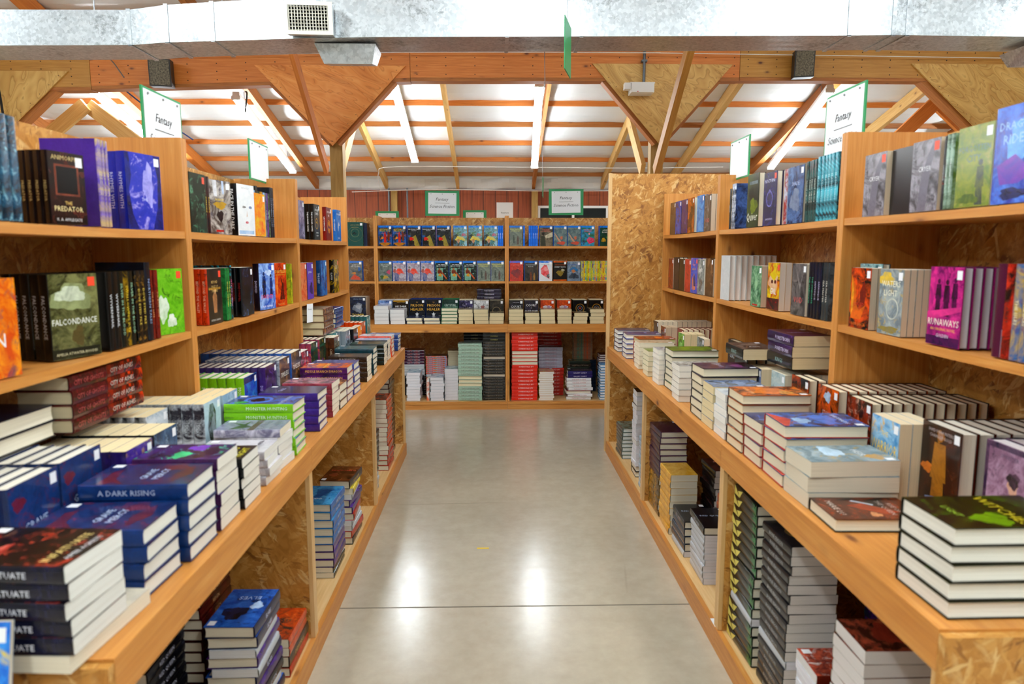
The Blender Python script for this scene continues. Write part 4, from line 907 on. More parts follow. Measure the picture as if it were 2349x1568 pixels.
D('skyblue', 'P', '98b8c8 b8d0dc 6888a0', 'a8c0cc', 'hazy sky blue paperback', [('WINTER', .36, .06, 'd8e8f0')], None, (('e', 0, -.1, .1, .2, '4c7088'),), pg='ecd4a0', T=.036)
D('lime', 'k', '2c50c0 3c8cd0 20242c', '88c820 90d028 88c820', 'lime green hardcover with blue monster cover', [('MONSTER', .05, .1, '68c8f0'), ('HUNTING', -.05, .1, '68c8f0')], ('MONSTER HUNTING', 'f0f8e0', .04), (('e', 0, -.05, .3, .16, '4890e8'), ('e', .1, -.3, .2, .08, '38b060'), ('r', -.5, .38, .5, .5, '24304c')), T=.034, H=.213)
D('disown', 'h', '241c38 5c3c88 181420', '402468 4c2c78 402468', 'black and violet hardcover', [('DISOWN', .0, .12, '9060c8')], ('DISOWNED', 'c8b0e8'), (('e', 0, -.2, .3, .12, '6c48a0'),), T=.03)
D('timeless', 'h', '343844 8c6c48 201c20', '606878 c8ccd4 606878', 'timeless hardcover with bronze figures', [('TIMELESS', .2, .12, 'e8e4d8')], None, fig(.05, -.15, 1.6, '8c5c30')+(('e', -.2, -.3, .14, .12, 'd8a040'),), T=.028, pg='c8c4bc', H=.234)
D('timeless2', 'H', '202c48 906c40 181c2c', '2c5898 3c70b8 2c5898', 'tall royal blue hardcover titled timeless', [('TIMELESS', .22, .12, 'e8e0d0')], ('TIMELESS', 'd8e4f4'), fig(0, -.12, 1.6, 'a87838'), T=.04, H=.24)
D('warred', 'P', '40303c c82c48 8ca8b4', '6c3040 8c4050 40303c', 'crimson lettered paperback', [('WAR', .1, .2, 'e83858'), ('GIRL', -.1, .16, 'e83858')], None, (('p', [(-.3, -.4), (0, .1), (.3, -.4)], '6c2c40'),), T=.04, H=.22, pg='e0dcd0')
D('jungle', 'k', '182830 245840 d8a020', '6c2c70 b85060 e07030', 'jungle temple hardcover with magenta orange spine', [], ('AMARI', 'f0c060'), (('e', .0, -.15, .22, .14, '8c2c90'), ('e', 0, -.18, .1, .09, 'f0b020'), ('r', -.5, .3, .5, .36, '286c50')), T=.03)
D('brown1', 'P', '5c4c34 a8a088 3c2c1c', '4c2c18 6c3c20 4c2c18', 'brown-spined paperback with parchment cover', [], ('CARAVAN', 'd8c0a0'), T=.035)
D('tealrow', 'k', '2c7c80 5cb0b0 d8e8e8', '4c9c98 5caca8 4c9c98', 'teal hardcover with white top edge', [], ('THE TIDE', 'e8f4f4'), (('e', 0, 0, .25, .2, '9cd0d0'),), T=.03, H=.21)
D('greyrow', 'p', '6c7c88 a8b4bc 3c444c', '8c949c', 'grey paperback', T=.03)
D('blackrow', 'p', '24242c 484854 18181c', '101014 1c1c24 101014', 'black paperback with small white letters', [], ('TRANCE', 'd8d8e0'), T=.03, H=.2)
D('orangecov', 'p', 'f08c18 f4b030 e86810', 'e88010', 'glowing orange paperback', T=.02, H=.2)
D('redorange', 'k', 'c83c10 e86828 2c5868', 'e0480c e85818 e0480c', 'orange-spined hardcover', [], ('EMBER', 'f8d8b8'), T=.03, H=.2)
D('tealart', 'k', '1c5c60 48989c c8e0d8', '2c6c70', 'deep teal hardcover with patterned cover', [], None, (('o', 0, 0, .3, .06, '9cd0d0'),), T=.03, H=.215)
# ---- table stacks, camera-left run
D('nfatuate', 'P', '181414 201818 c85038', '101014 282848 101014', 'black paperback with infatuate lettering on its spine', [('INFATUATE', -.3, .1, 'e0c070'), ('AIMEE AGRESTI', -.42, .06, 'd8d8d8')], ('INFATUATE', 'e8e8f0', .06), (('e', -.2, .15, .22, .06, 'b84838'), ('e', -.1, .17, .12, .03, 'd87060'), ('e', .3, .3, .1, .03, '6c4830')), T=.031, W=.16, H=.235, pg='e4e4dc')
D('creampb', 'P', 'd8d0c0 e8e0cc d8d0c0', 'd8ccb0', 'thick cream paperback, pages out', st=None, T=.03, W=.165, H=.24)
D('navy', 'H', '20305c 2c4478 8c3440', '17386c 1c4480 17386c', 'navy blue hardcover with white page edges', [('GRAVE', .0, .1, 'c0d0e8'), ('MERCY', -.12, .1, 'c0d0e8')], ('A DARK RISING', 'b8c4dc', -.06), (('e', .3, -.2, .12, .1, '803040'), ('e', -.3, .3, .14, .06, '803040'), ('p', [(-.45, .1), (-.2, .25), (.2, .3), (.4, .2), (.1, .38), (-.3, .35)], '702838'), ('p', [(-.4, -.3), (0, -.25), (.4, -.35), (0, -.42)], '702838')), T=.036, pg='e8e6da')
D('iridescent', 'P', '18202c 5c3c8c 5ce0a0', '54285c 3c1c48 54285c', 'purple-spined paperback with iridescent green swirls', [('NIGHTFALL', .3, .08, '383048')], None, (('e', -.2, .0, .22, .1, '58e0a0'), ('e', .25, -.1, .18, .12, '9058d8'), ('e', .0, -.3, .3, .1, '301c50')), T=.031, pg='e6e2d4')
D('jamesnight', 'P', '1c1418 302430 181014', '101014 18202c 101014', 'black paperback with yellow james night lettering', [("JAMES'S", -.26, .13, 'e8d820'), ('NIGHT', -.4, .14, 'e8d820')], ('JAMES NIGHT', '88a0b0'), (('e', .2, .1, .2, .1, '6c5c70'),), T=.028, pg='e8e4d8')
D('whitebranch', 'P', 'd4d0d4 e4e2e4 d4d0d4', 'b0acb0 dcd8dc b0acb0', 'white winter-branch paperback', [('FROST', .3, .12, '8c8890'), ('LANDS', -.34, .12, '7c7880')], ('FROST', '605c68'), (('p', [(-.4, .1), (0, .14), (.1, .3), (.05, .12), (.3, .05), (0, .08), (-.1, -.1), (-.04, .07)], '585060'), ('e', .25, -.3, .2, .03, '484048')), T=.026, pg='e8e6dc')
D('lavtop', 'P', '8c8ca4 a8a4bc 584c60', '7c7890 d8d4e0 7c7890', 'lavender paperback with cruel crown lettering', [('CRUEL', -.18, .14, '5c5870'), ('CROWN', -.36, .16, '5c5870')], None, (('p', [(-.4, .3), (0, .2), (.2, .35), (.1, .15), (.4, .1), (0, .1), (-.2, -.05)], '302430'), ('r', -.5, -.1, .5, .0, '6c4050')), T=.026)
D('limes', 'k', '404858 5080d0 34383c', '8ccc24 94d42c 8ccc24', 'lime green hardcover with monster hunting spine title', [('MONSTER HUNTING', -.3, .09, 'a8b8c8')], ('MONSTER HUNTING', 'f4fce8', .12, 'Guide to', '243010'), (('o', 0, .1, .34, .08, '6c98f0'), ('e', 0, .1, .2, .1, '14182c'), ('e', -.3, .3, .16, .1, '48b068')), T=.03, H=.235)
D('purplehc', 'h', '3c3450 585070 28203c', '48308c 503898 48308c', 'violet-edged hardcover', [('TALES', .2, .1, 'b8b0d8')], ('TALES', 'c8b8f0'), T=.03)
D('smalldark', 'p', '1c2430 40506c 141820', '141c2c 1c2838 141c2c', 'small dark paperback', T=.024)
D('copperhc', 'h', '5c3420 d8a068 2c1810', '241814 4c2c18 241814', 'copper and black hardcover', [('THE', .1, .07, 'e8c080'), ('SKYBOUND', -.05, .12, 'e8c080')], ('SKYBOUND', 'd89840', .1), (('e', .05, .2, .3, .12, 'd8a878'), ('e', -.2, -.3, .15, .08, '4868a0')), T=.036)
D('pinkpb', 'p', '6c4050 c89098 405068', '903848 b05868 903848', 'pink-grey paperback', T=.024)
D('amulet', 'k', 'd86c18 5c2878 f0a828', '6c1c78 2c1440 6c1c78', 'purple and orange hardcover with black title band', [('MARVELLERS', .0, .1, 'f4d040')], ('MIDDLE BRANCH DRAGON', 'f0b048'), (('e', .1, .1, .3, .14, 'f09020'), ('e', -.2, -.2, .2, .12, '502080')), T=.032)
D('indigohc', 'k', '343c78 6c78b0 242850', '4c5498 5c68ac 4c5498', 'indigo-striped hardcover', T=.03)
D('blackwitch', 'p', '38302c 6c5c48 1c1814', '302018 4c3828 302018', 'dark brown paperback with blackwitch spine', [], ('BLACKWITCH', 'd8ccb8'), T=.027)
D('tealhc', 'k', '24545c 4c888c 183840', '183c44 20505c 183c44', 'dark teal hardcover', T=.03)
D('forestpb', 'p', '28443c 5c7c6c 182820', '1c2c28', 'forest green paperback', T=.026)
D('charlie', 'k', 'e0e0e8 f0f0f4 c83028', 'e04818 e85020 1c1c24', 'white-jacketed hardcover with charlie hernandez spine', [], ('CHARLIE HERNANDEZ', '1c1418'), (('e', .0, .1, .2, .08, 'c03058'),), T=.026)
D('skylt', 'p', 'a8c0e0 d0e0f0 6888c0', '202830 101418 202830', 'pale blue paperback with black spine', T=.026)
D('orangehc', 'k', 'e06020 f0f0f0 c83c10', 'd84c18 e86028 d84c18', 'orange-edged hardcover', T=.028)
D('bluehc', 'k', '305898 90b0e0 203c70', '2c5090', 'light blue hardcover', T=.028)
D('redvamp', 'h', '6c1c1c a84030 3c1010', '4c1418 6c1c20 4c1418', 'maroon hardcover', [('CITY', .1, .1, 'e8a060')], ('CITY OF GHOSTS', 'a84840', 0), T=.036, pg='d8cba8', H=.165, W=.142)
D('redfire', 'h', '8c2410 e86020 3c0c08', '3c0c0c 9c3010 e85014', 'dark hardcover with blazing orange spine', [('EMBER', .1, .1, 'f0b060')], ('CITY OF ASHES', 'd8c8b8', -.05), (('e', .0, .2, .3, .1, 'f08028'),), T=.036, pg='d8cba8', H=.2, W=.142)
D('navylying', 'H', '14182c 202848 14182c', '14182c', 'dark navy hardcover', st=None, T=.04)
D('yelnavy', 'q', '1c2030 343c54 141828', '181c2c d8c820 181c2c', 'navy paperback', T=.02, pg='e4d8b8', W=.14, H=.215)
D('yelspine', 'q', 'e0d020 f0e040 a89818', 'e8dc28 f0e840 c8bc18', 'yellow-spined paperback', T=.02, pg='e4d8b8', W=.14, H=.215)
D('pocketbr', 'h', '6c6048 98907c 34302c', '2c2c38 a87048 4c6080', 'bronze and blue-grey hardcover', T=.038, pg='d8c8a0')
D('bluegl', 'k', '203c78 3c60a8 141c3c', '182c5c 3c68b0 182c5c', 'glossy blue hardcover', T=.03)
# ---- camera-left bins
D('binblue', 'h', '1c4c98 3c78c8 0c2040', '10183c 1c2c5c 10183c', 'midnight blue fantasy hardcover', [('ELVES', -.25, .12, 'a8c8f0')], ('ELVES', 'c8d0e8'), (('e', .1, .15, .25, .16, '28201c'), ('e', -.25, -.05, .12, .1, 'c8e0f8')), T=.036)
D('binlight', 'H', '2880b8 58a8d0 184868', '1c60a0 2c78b8 1c60a0', 'ocean blue hardcover', [('INK', .2, .1, 'b8d8e8')], ('INKTIDE', 'a8c8e8'), (('p', [(-.3, -.3), (0, .2), (.3, .3), (.1, 0), (.2, -.3)], '1c5890'),), T=.036)
D('binblackred', 'h', '201010 5c1814 101010', '14100f 6c1814 14100f', 'black and red hardcover', sp=('REIGN', 'b89060'), T=.034)
D('binbrown', 'h', '3c2010 8c5028 1c100c', '281810 4c3018 281810', 'dark brown hardcover with red lettering', [('DEMONKIN', -.2, .1, 'd83820')], ('DEMONKIN', 'c8a058'), (('e', .2, .1, .14, .1, 'a05838'),), T=.04)
D('binyellow', 'p', 'e0c828 f0e048 a03818', 'e0c828 f0e048 a03818', 'yellow and red paperback', T=.03)
D('binpurple', 'h', '4c2878 6c4098 201438', '402068 58348c 20143c', 'purple metallic hardcover', T=.034)
D('bintan', 'h', '2c2418 c89838 4c3c28', '241c14 c09030 34281c', 'black and ochre hardcover', T=.034)
D('binwhite', 'p', 'c8ccd0 dce0e4 8c9098', 'c0c4c8', 'white-edged paperback', T=.026, pg='dedede')
D('binorange', 'p', 'c85018 30302c e87838', 'b84818 d06028 34302c', 'orange and black magic paperback', [('MAGIC', -.1, .12, '181410')], None, T=.03)
D('binred', 'h', '9c2c1c c85038 3c140c', 'b03820 c85030 802010', 'red-jacketed hardcover', T=.034)
D('bindkgreen', 'p', '283c30 485c4c 80947c', '28342c', 'grey-green photo paperback', T=.024)
D('binblk', 'h', '14141a 24242e 0c0c10', '0c0c10 1c1c24 30303c', 'black hardcover', [('RED QUEEN', .1, .09, 'a8b8d0')], ('RED QUEEN', 'a8a8b8'), T=.034)
# ---- strand-board-side run, shelves
D('greysmoke', 'q', '585458 a8a4ac 2c2a30', '1c1a1c 302c30 1c1a1c', 'grey smoke-swirl paperback reading cryer', [('CRYER', .1, .1, 'd8d8dc')], None, (('p', [(-.2, -.5), (-.1, 0), (.1, .3), (.3, .5), (.4, .5), (.2, .1), (.1, -.5)], '84808c'), ('e', -.2, .3, .12, .14, 'a09ca4')), st='o', T=.026, pg='d8c4a8', H=.2)
D('smokedark', 'q', '1c1a1c 343034 141214', '0c0c0c 341410 0c0c0c', 'black paperback with tan page edges', st=None, T=.02, pg='d8c4a8', H=.2)
D('forgotten', 'p', '98a040 6c8434 b8b068', '607c34 a8c0a8 2c3c20', 'mossy green city paperback with a small figure', [('FORGOTTEN', .22, .1, '607c80'), ('CITY', .1, .12, '607c80')], None, fig(.2, -.12, 1.2, '24344c')+(('e', -.1, -.4, .3, .06, '5c7430'),), T=.022, H=.205)
D('forgspine', 'p', '607c34 a8c0a8 2c3c20', '40582c b0c8b8 243018', 'narrow green and white spined paperback', sp=('FORGOTTEN CITY', 'e8f0e8'), T=.016, H=.2, st=None)
D('blackorange', 'p', '141414 201c18 141414', '101418 202830 a84c18', 'slim black and orange spined paperback', sp=('LOST HOUSE', 'e8e8e8'), T=.014, H=.198, st=None)
D('dragonrid', 'h', '2c48b0 6090e8 5c3080', '1c2c70', 'deep blue dragon hardcover with glowing moon', [('DRAGON', .3, .12, 'a8d0f8'), ('RIDER', .16, .14, 'a8d0f8')], None, (('e', .1, .12, .3, .2, '78b8f8'), ('p', [(-.4, -.1), (0, .0), (.4, -.2), (.1, -.3), (-.3, -.3)], '8848b8'), ('e', 0, -.4, .3, .06, '182050')), T=.03)
D('tealend', 'H', '0c5c58 28988c 0c2c30', '0c3c40 48c0b0 0c3c40', 'glossy teal hardcover at the near end', [], None, (('e', .0, .2, .3, .2, '40a898'),), T=.03, H=.25)
D('firegirl', 'q', '14100e e85c10 18120e', '141010', 'black paperback with flaming girl profile', [('IGNITED', -.1, .08, 'c83014'), ('KAMI GARCIA', -.43, .07, 'e87018')], None, (('p', [(-.45, .4), (-.2, .2), (-.15, -.1), (0, -.2), (.3, -.1), (.1, -.35), (-.4, -.35)], 'e87818'), ('p', [(-.4, .35), (-.28, .1), (-.3, -.2), (-.4, -.3)], 'f8b030'), ('p', [(.0, .1), (.2, .3), (.3, .1), (.25, -.1), (.05, -.1)], '902814')), T=.022, pg='d8c4a8')
D('goldship', 'q', '7c8890 b8c0bc d8b848', '181c1c', 'grey-gold sailing paperback', [('WATERS', .28, .13, 'e8e4c8'), ('LIGHT', .14, .13, 'e8e4c8')], None, (('e', -.2, .35, .3, .1, 'e8c850'), ('o', .1, -.1, .25, .03, 'e0e0d0'), ('e', .0, -.42, .4, .05, 'a08c28')), T=.019, pg='d8c4a8')
D('runaways', 'k', '8c1c70 e03c98 4c1048', '5c1048 c82c80 5c1048', 'magenta hardcover with silhouettes titled runaways', [('RUNAWAYS', -.2, .12, 'f4ecd8'), ('AN ORIGINAL NOVEL', -.29, .05, 'f0b040'), ('GOLDEN', -.37, .06, 'e8d8e8')], None, fig(-.2, .2, .9, '281030')+fig(.05, .18, 1.0, '1c1028')+fig(.28, .22, .9, '301038')+(('p', [(-.5, -.08), (.5, .02), (.5, -.04), (-.5, -.2)], 'e84898'), ('r', -.5, -.5, .5, -.38, '34104c')), T=.026, pg='b8b0b8')
D('garwhite', 'h', '682448 a83c60 e0e4f0', '5c1c3c', 'wine and white hardcover reading gar', [('GARBER', .1, .09, 'e8c8d8')], None, (('r', -.5, -.5, .5, -.2, 'd8dcf0'),), T=.03)
D('redblackspine', 'h', '14100f 201810 14100f', 'c8341c 1c1210 d84020', 'black hardcover with scarlet spine', sp=('SCARLET', '20100c'), T=.028)
D('bluegold', 'h', '2c5c90 d8b040 8c3070', '3c6ca0 c8a848 7c2c68', 'blue and gold striped hardcover', sp=('THE ISLES', 'f0e8c0'), T=.028)
D('violetend', 'h', '58387c 8c5090 c03838', '4c3070 a84c78 4c3070', 'violet and rose hardcover', sp=('CINDER', 'e0c8e8'), T=.026)
D('nightyel', 'p', '14140f c8a018 3c3418', '0c1014 203444 0c1014', 'black and yellow night paperback', [('NIGHT', .36, .1, 'e8e8e8')], ('NIGHT', 'b8d0e8'), (('e', 0, .0, .28, .14, 'd0a820'),), T=.024)
D('bluewhsp', 'h', '1c2c4c 4868a0 101828', '142438 d8e0f0 142438', 'silver-lettered navy hardcover', sp=('RANGER TALES', 'f0f4f8'), T=.032)
D('quest', 'h', '202c1c 586c28 141c14', '181c20 202428 181c20', 'dark green hardcover with the letters qu', [('Quiver', -.3, .22, 'e0dcc8')], None, (('e', -.1, .1, .22, .16, '141810'), ('e', .1, -.1, .3, .14, '7c8c20'), ('r', -.3, .3, .4, .36, '8c989c')), T=.03, H=.25, st=None)
D('purpledance', 'h', '28243c 4c4878 14121c', '1c1830', 'black-violet hardcover with dancing figure', [('NOCTURNE', .34, .09, 'd0d0e8'), ('JOHN PATRICK', -.38, .05, 'c8c0e0')], None, (('o', 0, .0, .24, .04, '8c88d0'), ('e', 0, .14, .05, .04, '8c88c0')), T=.026, H=.235, st='o')
D('redspwhite', 'h', 'd8dce8 a8b0d0 f0f0f4', '9c2c20 d0d8e8 9c2c20', 'white hardcover with brick red spine', T=.03)
D('bluepaint', 'h', '28406c 6888b8 14203c', '1c2c50 38507c 1c2c50', 'blue-grey painted hardcover', [('SHADE', .2, .1, 'a8b8e0')], None, (('e', 0, -.1, .3, .2, '8c98b0'),), T=.03)
D('tealstripe', 'h', '0c2c38 206878 60b8c8', '0c1c24 68c8d8 0c2c34', 'black hardcover with bright teal-striped spine', sp=('ERAGON RISING', 'a8e8f0'), T=.026, H=.24)
D('cyanblack', 'h', '0e1214 1c3034 0e1214', '101416 3c6c68 101416', 'black hardcover with grey green spine', sp=('NIGHT CIRCUS', 'c8d8c8'), T=.026, H=.235)
D('pageout', 'p', 'd0c8bc 9c9488 d0c8bc', 'b0a898', 'cream paperback shelved pages out', st=None, T=.028, pg='cfc6b8')
D('whiteout', 'k', 'd8dada d0d4d4 e4e4e4', 'd0d4d4', 'plain white paperback', st=None, T=.03, pg='d8d2cc', H=.235)
D('greengirl', 'q', '2c6c4c 88b088 c0e0c0', '1c4c34', 'misty green paperback', [], None, (('e', 0, .1, .14, .2, 'a8d0a8'), ('r', -.3, -.48, .2, -.44, 'c82c28')), T=.026, pg='c0a890', H=.19)
D('comicgirl', 'p', 'c81c1c e8d020 141010', 'f0d818 e83018 f0d818', 'yellow and red comic-style paperback with face', [('GRL', -.1, .18, 'e8e8e8')], ('GIRL PARTS', '201010'), (('e', 0, .08, .36, .2, 'e8c8a0'), ('p', [(-.3, .25), (0, .35), (.3, .25), (.1, .12), (-.1, .16)], 'e0c818'), ('e', -.1, .1, .08, .04, '141010'), ('e', .15, .1, .08, .04, '141010'), ('r', -.5, -.5, .5, -.25, '181414')), T=.026, pg='d8c8b8', st='o')
D('greystorm', 'p', '4c4848 847c78 201c1c', '2c2828 a82c20 2c2828', 'stormy grey paperback', [('VOID', -.2, .16, 'c83838')], None, (('p', [(-.2, .4), (.1, 0), (.3, .35), (.1, .1)], 'a8a09c'),), T=.026, pg='d0c0a8')
D('sapphique', 'k', '141420 28283c 141420', '101018 1c2440 101018', 'black paperback with sapphique spine lettering', sp=('SAPPHIQUE', 'c8b8d0'), T=.028)
D('greenletter', 'k', '0c1018 142038 0c1018', '0c0e18 141c34 0c0e18', 'navy-black hardcover with green spine letters', sp=('THE SYNDICATE', '38b078'), T=.028)
D('mermer', 'k', '3c4448 6c7478 20282c', '2c3234 484f50 2c3234', 'slate grey hardcover with curling letters', sp=('SEA MASTER', 'd0c8b8'), T=.03)
D('skullmint', 'k', '34707c b8e0e0 1c3c58', '20505c', 'mint and blue skull-picture hardcover', [], None, (('e', 0, .1, .3, .18, 'c8e8ec'), ('e', -.12, .12, .09, .06, '1c4858'), ('e', .12, .12, .09, .06, '1c4858')), T=.026)
D('rustspine', 'p', '8c3418 b04c28 4c1c10', 'a03c1c b85030 8c3014', 'rust red paperback', sp=('SAND', 'e8c8a8'), T=.022)
D('blkgold', 'p', '101010 181610 101010', '101010 1c1810 101010', 'black paperback with golden numerals', sp=('DIVERGENCE', 'e0a828'), T=.024)
D('redspine', 'p', 'b02c28 d04038 701818', 'c83834 d84840 a82828', 'red spined paperback', sp=('RED SKY', 'f0e0d8'), T=.022)
D('bluekings', 'k', '1c4cb8 2868d8 e89018', '1c3c98', 'vivid blue hardcover with orange castle', [('FAIRY', .3, .09, 'e07858'), ('KINGDOM', .18, .07, 'e0b030')], None, (('p', [(-.3, -.4), (-.25, 0), (-.1, -.1), (0, .1), (.15, -.1), (.25, -.4)], 'e8901c'), ('p', [(-.1, -.1), (.1, .05), (.3, -.3), (.0, -.3)], '142c60')), T=.026, st='o')
D('paleship', 'p', 'a8b0b0 687878 d8dcd8', '788484', 'pale green-grey paperback with white letters', [('LOST', .2, .12, 'f0f0f0')], None, (('e', 0, -.2, .2, .16, '5c4c40'),), T=.026)
D('mixblue', 'k', '1c3488 4868c8 141c48', '14286c 2c48a0 14286c', 'cobalt spined hardcover', sp=('SKYWARD', 'd0e0f8'), T=.026)
D('mixviolet', 'k', '342058 6c4090 181028', '2c1c4c 58387c 2c1c4c', 'plum spined hardcover', sp=('SHADES', 'e0d0f0'), T=.026)
D('mixbrown', 'k', '4c3428 8c6848 281c14', '3c2c20 5c4838 3c2c20', 'brown spined hardcover', sp=('EARTH', 'e0d0b8'), T=.026)
D('mixamber', 'k', '28180c d87818 181008', '201408 c87020 201408', 'black and amber spined hardcover', sp=('FIRE', 'f0c880'), T=.026)
D('lightblue', 'k', '2c80c8 60b0e8 1c5088', '1c68a8 3c90d0 1c68a8', 'sky blue spined hardcover', sp=('CLOUDS', 'e8f4fc'), T=.026)
# ---- strand-board-side table rows
D('chainman', 'H', '201410 5c3018 140c0a', '14100e 8c2c18 14100e', 'black hardcover with man in an amber coat', [('SHADOWHUNTERS', .43, .05, 'a8a0a0'), ('CHAIN OF GOLD', .37, .05, 'a8a0a0')], None, fig(.0, .12, 2.0, 'b07828')+(('e', -.3, -.02, .14, .06, 'd88028'), ('e', 0, .385, .07, .05, 'd0a080'), ('p', [(-.3, -.36), (.2, -.28), (.2, -.31), (-.28, -.39)], '8c9cc0'), ('r', -.3, -.47, .3, -.44, '787078')), T=.042, W=.165, pg='d8d0c0')
D('purplelady', 'H', '8c6880 b898b0 301c3c', '2c1840', 'violet hardcover with a woman in a dark coat', [('SPINSTER', .38, .06, '301840')], None, (('e', .1, .1, .1, .1, 'd8b098'), ('e', .1, .17, .12, .08, '281820'), ('p', [(-.2, -.5), (-.1, -.05), (.1, .02), (.3, -.1), (.4, -.5)], '2c1038'), ('r', -.5, -.5, -.42, .5, '2c1440'), ('r', .42, -.5, .5, .5, '2c1440'), ('r', -.5, .44, .5, .5, '2c1440')), T=.045, W=.165, pg='d8d0d0')
D('warpb', 'P', '4890c0 a8d0e8 e8b818', '385c70 90a8b0 385c70', 'sky blue paperback with yellow war letters', [('THE', .3, .09, 'f0c820'), ('WARRIOR', .12, .26, 'f0c820'), ('HEIR', -.1, .16, 'e8b818')], None, (('e', -.1, -.35, .3, .1, '34506c'),), T=.036, H=.222, W=.145, pg='e6d4b0')
D('fireheir', 'h', '18120f e87020 3c1c10', '2c1410 a83420 2c1410', 'black hardcover of flames with red edges', [('STORM', .1, .09, 'e8d8c8')], None, (('p', [(-.3, -.45), (-.2, .1), (-.3, .3), (0, .1), (.1, .42), (.2, .1), (.35, -.45)], 'e8682c'), ('p', [(-.1, -.45), (0, 0), (.15, -.45)], 'f8b868'), ('e', 0, .35, .16, .08, 'c8dcf0')), T=.033, pg='ead8b8')
D('fireheir2', 'h', '1c1814 c85818 2c1c18', '281410 90301c 281410', 'black hardcover with orange horse cover', [('GRAY', .1, .09, 'e8d8c8')], None, (('p', [(-.4, -.3), (-.2, .1), (.2, .2), (.4, -.1), (.2, -.4)], 'd86018'), ('e', 0, .1, .2, .1, 'f0a050')), T=.033, pg='ead8b8')
D('fireheir3', 'h', '141010 a84018 d8a890', '241010 a83c20 241010', 'black hardcover with red and ash edges', [('CRIMSON', .1, .09, 'e8d8c8')], None, (('e', 0, -.1, .3, .2, 'b83818'), ('p', [(-.2, -.3), (0, .3), (.2, -.3)], 'e07848')), T=.033, pg='ead8b8')
D('paleice', 'P', 'a8bcc0 d0d8d4 7c949c', '98a8ac', 'pale grey-blue paperback', [], None, (('r', -.25, -.3, .25, .3, 'c0d0d4'), ('e', 0, 0, .16, .2, 'd8e4e4')), T=.036, H=.215, pg='eadcbc')
D('swirlblue', 'P', '202848 8c98c0 b8c4e0', '242c4c', 'navy and silver swirl paperback', [], None, (('o', 0, 0, .38, .06, 'a8b4e0'), ('o', -.1, .1, .24, .05, 'd8dcf0'), ('e', .1, -.3, .2, .08, '3c58a8')), T=.05, H=.215, pg='e0c8a0')
D('blackgap', 'H', '18181c 30343c 101014', '101012 1c1c20 101012', 'black hardcover with tall cream pages', [('SIX', .2, .1, 'c8ccd0')], None, (), T=.042, pg='d8c8a4')
D('tealdark', 'k', '24343c 48606c 182428', '141c20 242c30 141c20', 'slate teal hardcover', [('GLASS', .1, .12, 'a8c0c8')], None, (('e', 0, .2, .3, .1, '607c88'),), T=.034, pg='e8d8b4')
D('greypic', 'P', '606868 909c9c 303838', '4c5454', 'misty grey paperback', [('ICE', .1, .12, 'd0d8d8')], None, (), T=.034, pg='e8d8b8')
D('greenpic', 'P', '5c9830 98c860 285018', '407820', 'leafy green paperback', [], None, (('e', 0, 0, .26, .26, 'b8e088'),), T=.04, pg='e8d0a0')
D('redrow', 'k', '701818 a83028 2c1010', '8c2018 b83830 8c2018', 'crimson-edged hardcover', [('BLOOD', .1, .12, 'd8b0a0')], None, (), T=.034, pg='f0e0bc', H=.2)
D('brownpic', 'P', '3c241c a85c30 181010', '2c1c18', 'brown and copper paperback', [], None, (('e', 0, .1, .2, .14, 'a86838'),), T=.04, pg='c8b090', H=.2)
D('darkwaves', 'k', '24242c 484854 141418', '18181c', 'charcoal hardcover with cream page tops', [('BONE', .1, .12, 'a8a8b8')], None, (), T=.034, pg='f0dcb4', H=.2)
D('darkframe', 'P', '202838 4c5468 141824', '181c28', 'slate paperback with cream page tops', [('WITCH', .1, .12, 'a8b0c0')], None, (), T=.034, pg='ecdcbc', H=.2)
D('darkyellow', 'P', '2c2c28 6c6450 141410', '242420', 'olive-black paperback', [], None, (('e', 0, -.2, .2, .14, '90805c'),), T=.034, pg='f0dcb4', H=.2)
D('creamlow', 'P', 'c8b088 5c5854 e0d0b0', '302c2c', 'cream-paged thick paperback', T=.044, pg='e0c898', W=.15, H=.23)
D('darkpalm', 'P', '342c28 847468 1c1814', '181414 2c2c30 181414', 'umber paperback with antlered head', [('AIM', -.15, .13, 'c8b8a8')], ('KINGS', '8cb0a8'), (('e', .1, .2, .2, .14, '9c8878'),), T=.046, pg='dcc498', W=.15, H=.225)
D('purplyard', 'P', '34182c 581c48 1c1420', '28143c 4c2460 28143c', 'dark purple paperback', [('CRIMSON', .0, .1, 'a888a8')], ('FORESTBORN', 'e0d0e8', .1), (), T=.042, pg='e0c89c', W=.155, H=.235)
# ---- strand-board-side stacks
D('bigblack', 'H', '14120c 38380c 4c6c10', '14140f 1c1c14 14140f', 'black hardcover with white page edges and dark boards', [('WITCHES', .1, .14, 'b8a418'), ('LIGHT', -.3, .08, '88a828')], None, (('e', .25, -.1, .18, .14, '789818'), ('e', .3, .3, .12, .06, 'a84018')), T=.036, W=.175, H=.255, pg='e4dfd0')
D('coppersingle', 'H', '241812 8c4420 3c2014', '181210', 'black and copper hardcover alone on the bare table', [('RISE OF', .3, .08, 'a89488'), ('THE QUEEN', .2, .08, 'a89488'), ('MARIE LU', -.35, .1, 'c8b8a8')], None, (('p', [(-.1, -.2), (.3, .1), (.2, .3), (-.2, 0)], 'b05028'), ('p', [(-.3, -.1), (-.1, .1), (-.14, .12), (-.34, -.06)], 'd8e0e8'), ('e', .3, 0, .1, .06, 'd89868')), T=.034, H=.235, pg='e8dcc0')
D('greysky', 'P', '788c94 a8b8bc c8a848', '58686c', 'grey paperback with cloud and gold cover', [('HEIR', .2, .12, 'c8ccd0')], None, (('e', -.1, -.1, .3, .12, 'c8e0f0'), ('e', .25, .3, .16, .1, 'd8a840')), T=.044, W=.16, H=.25, pg='d8ccb4')
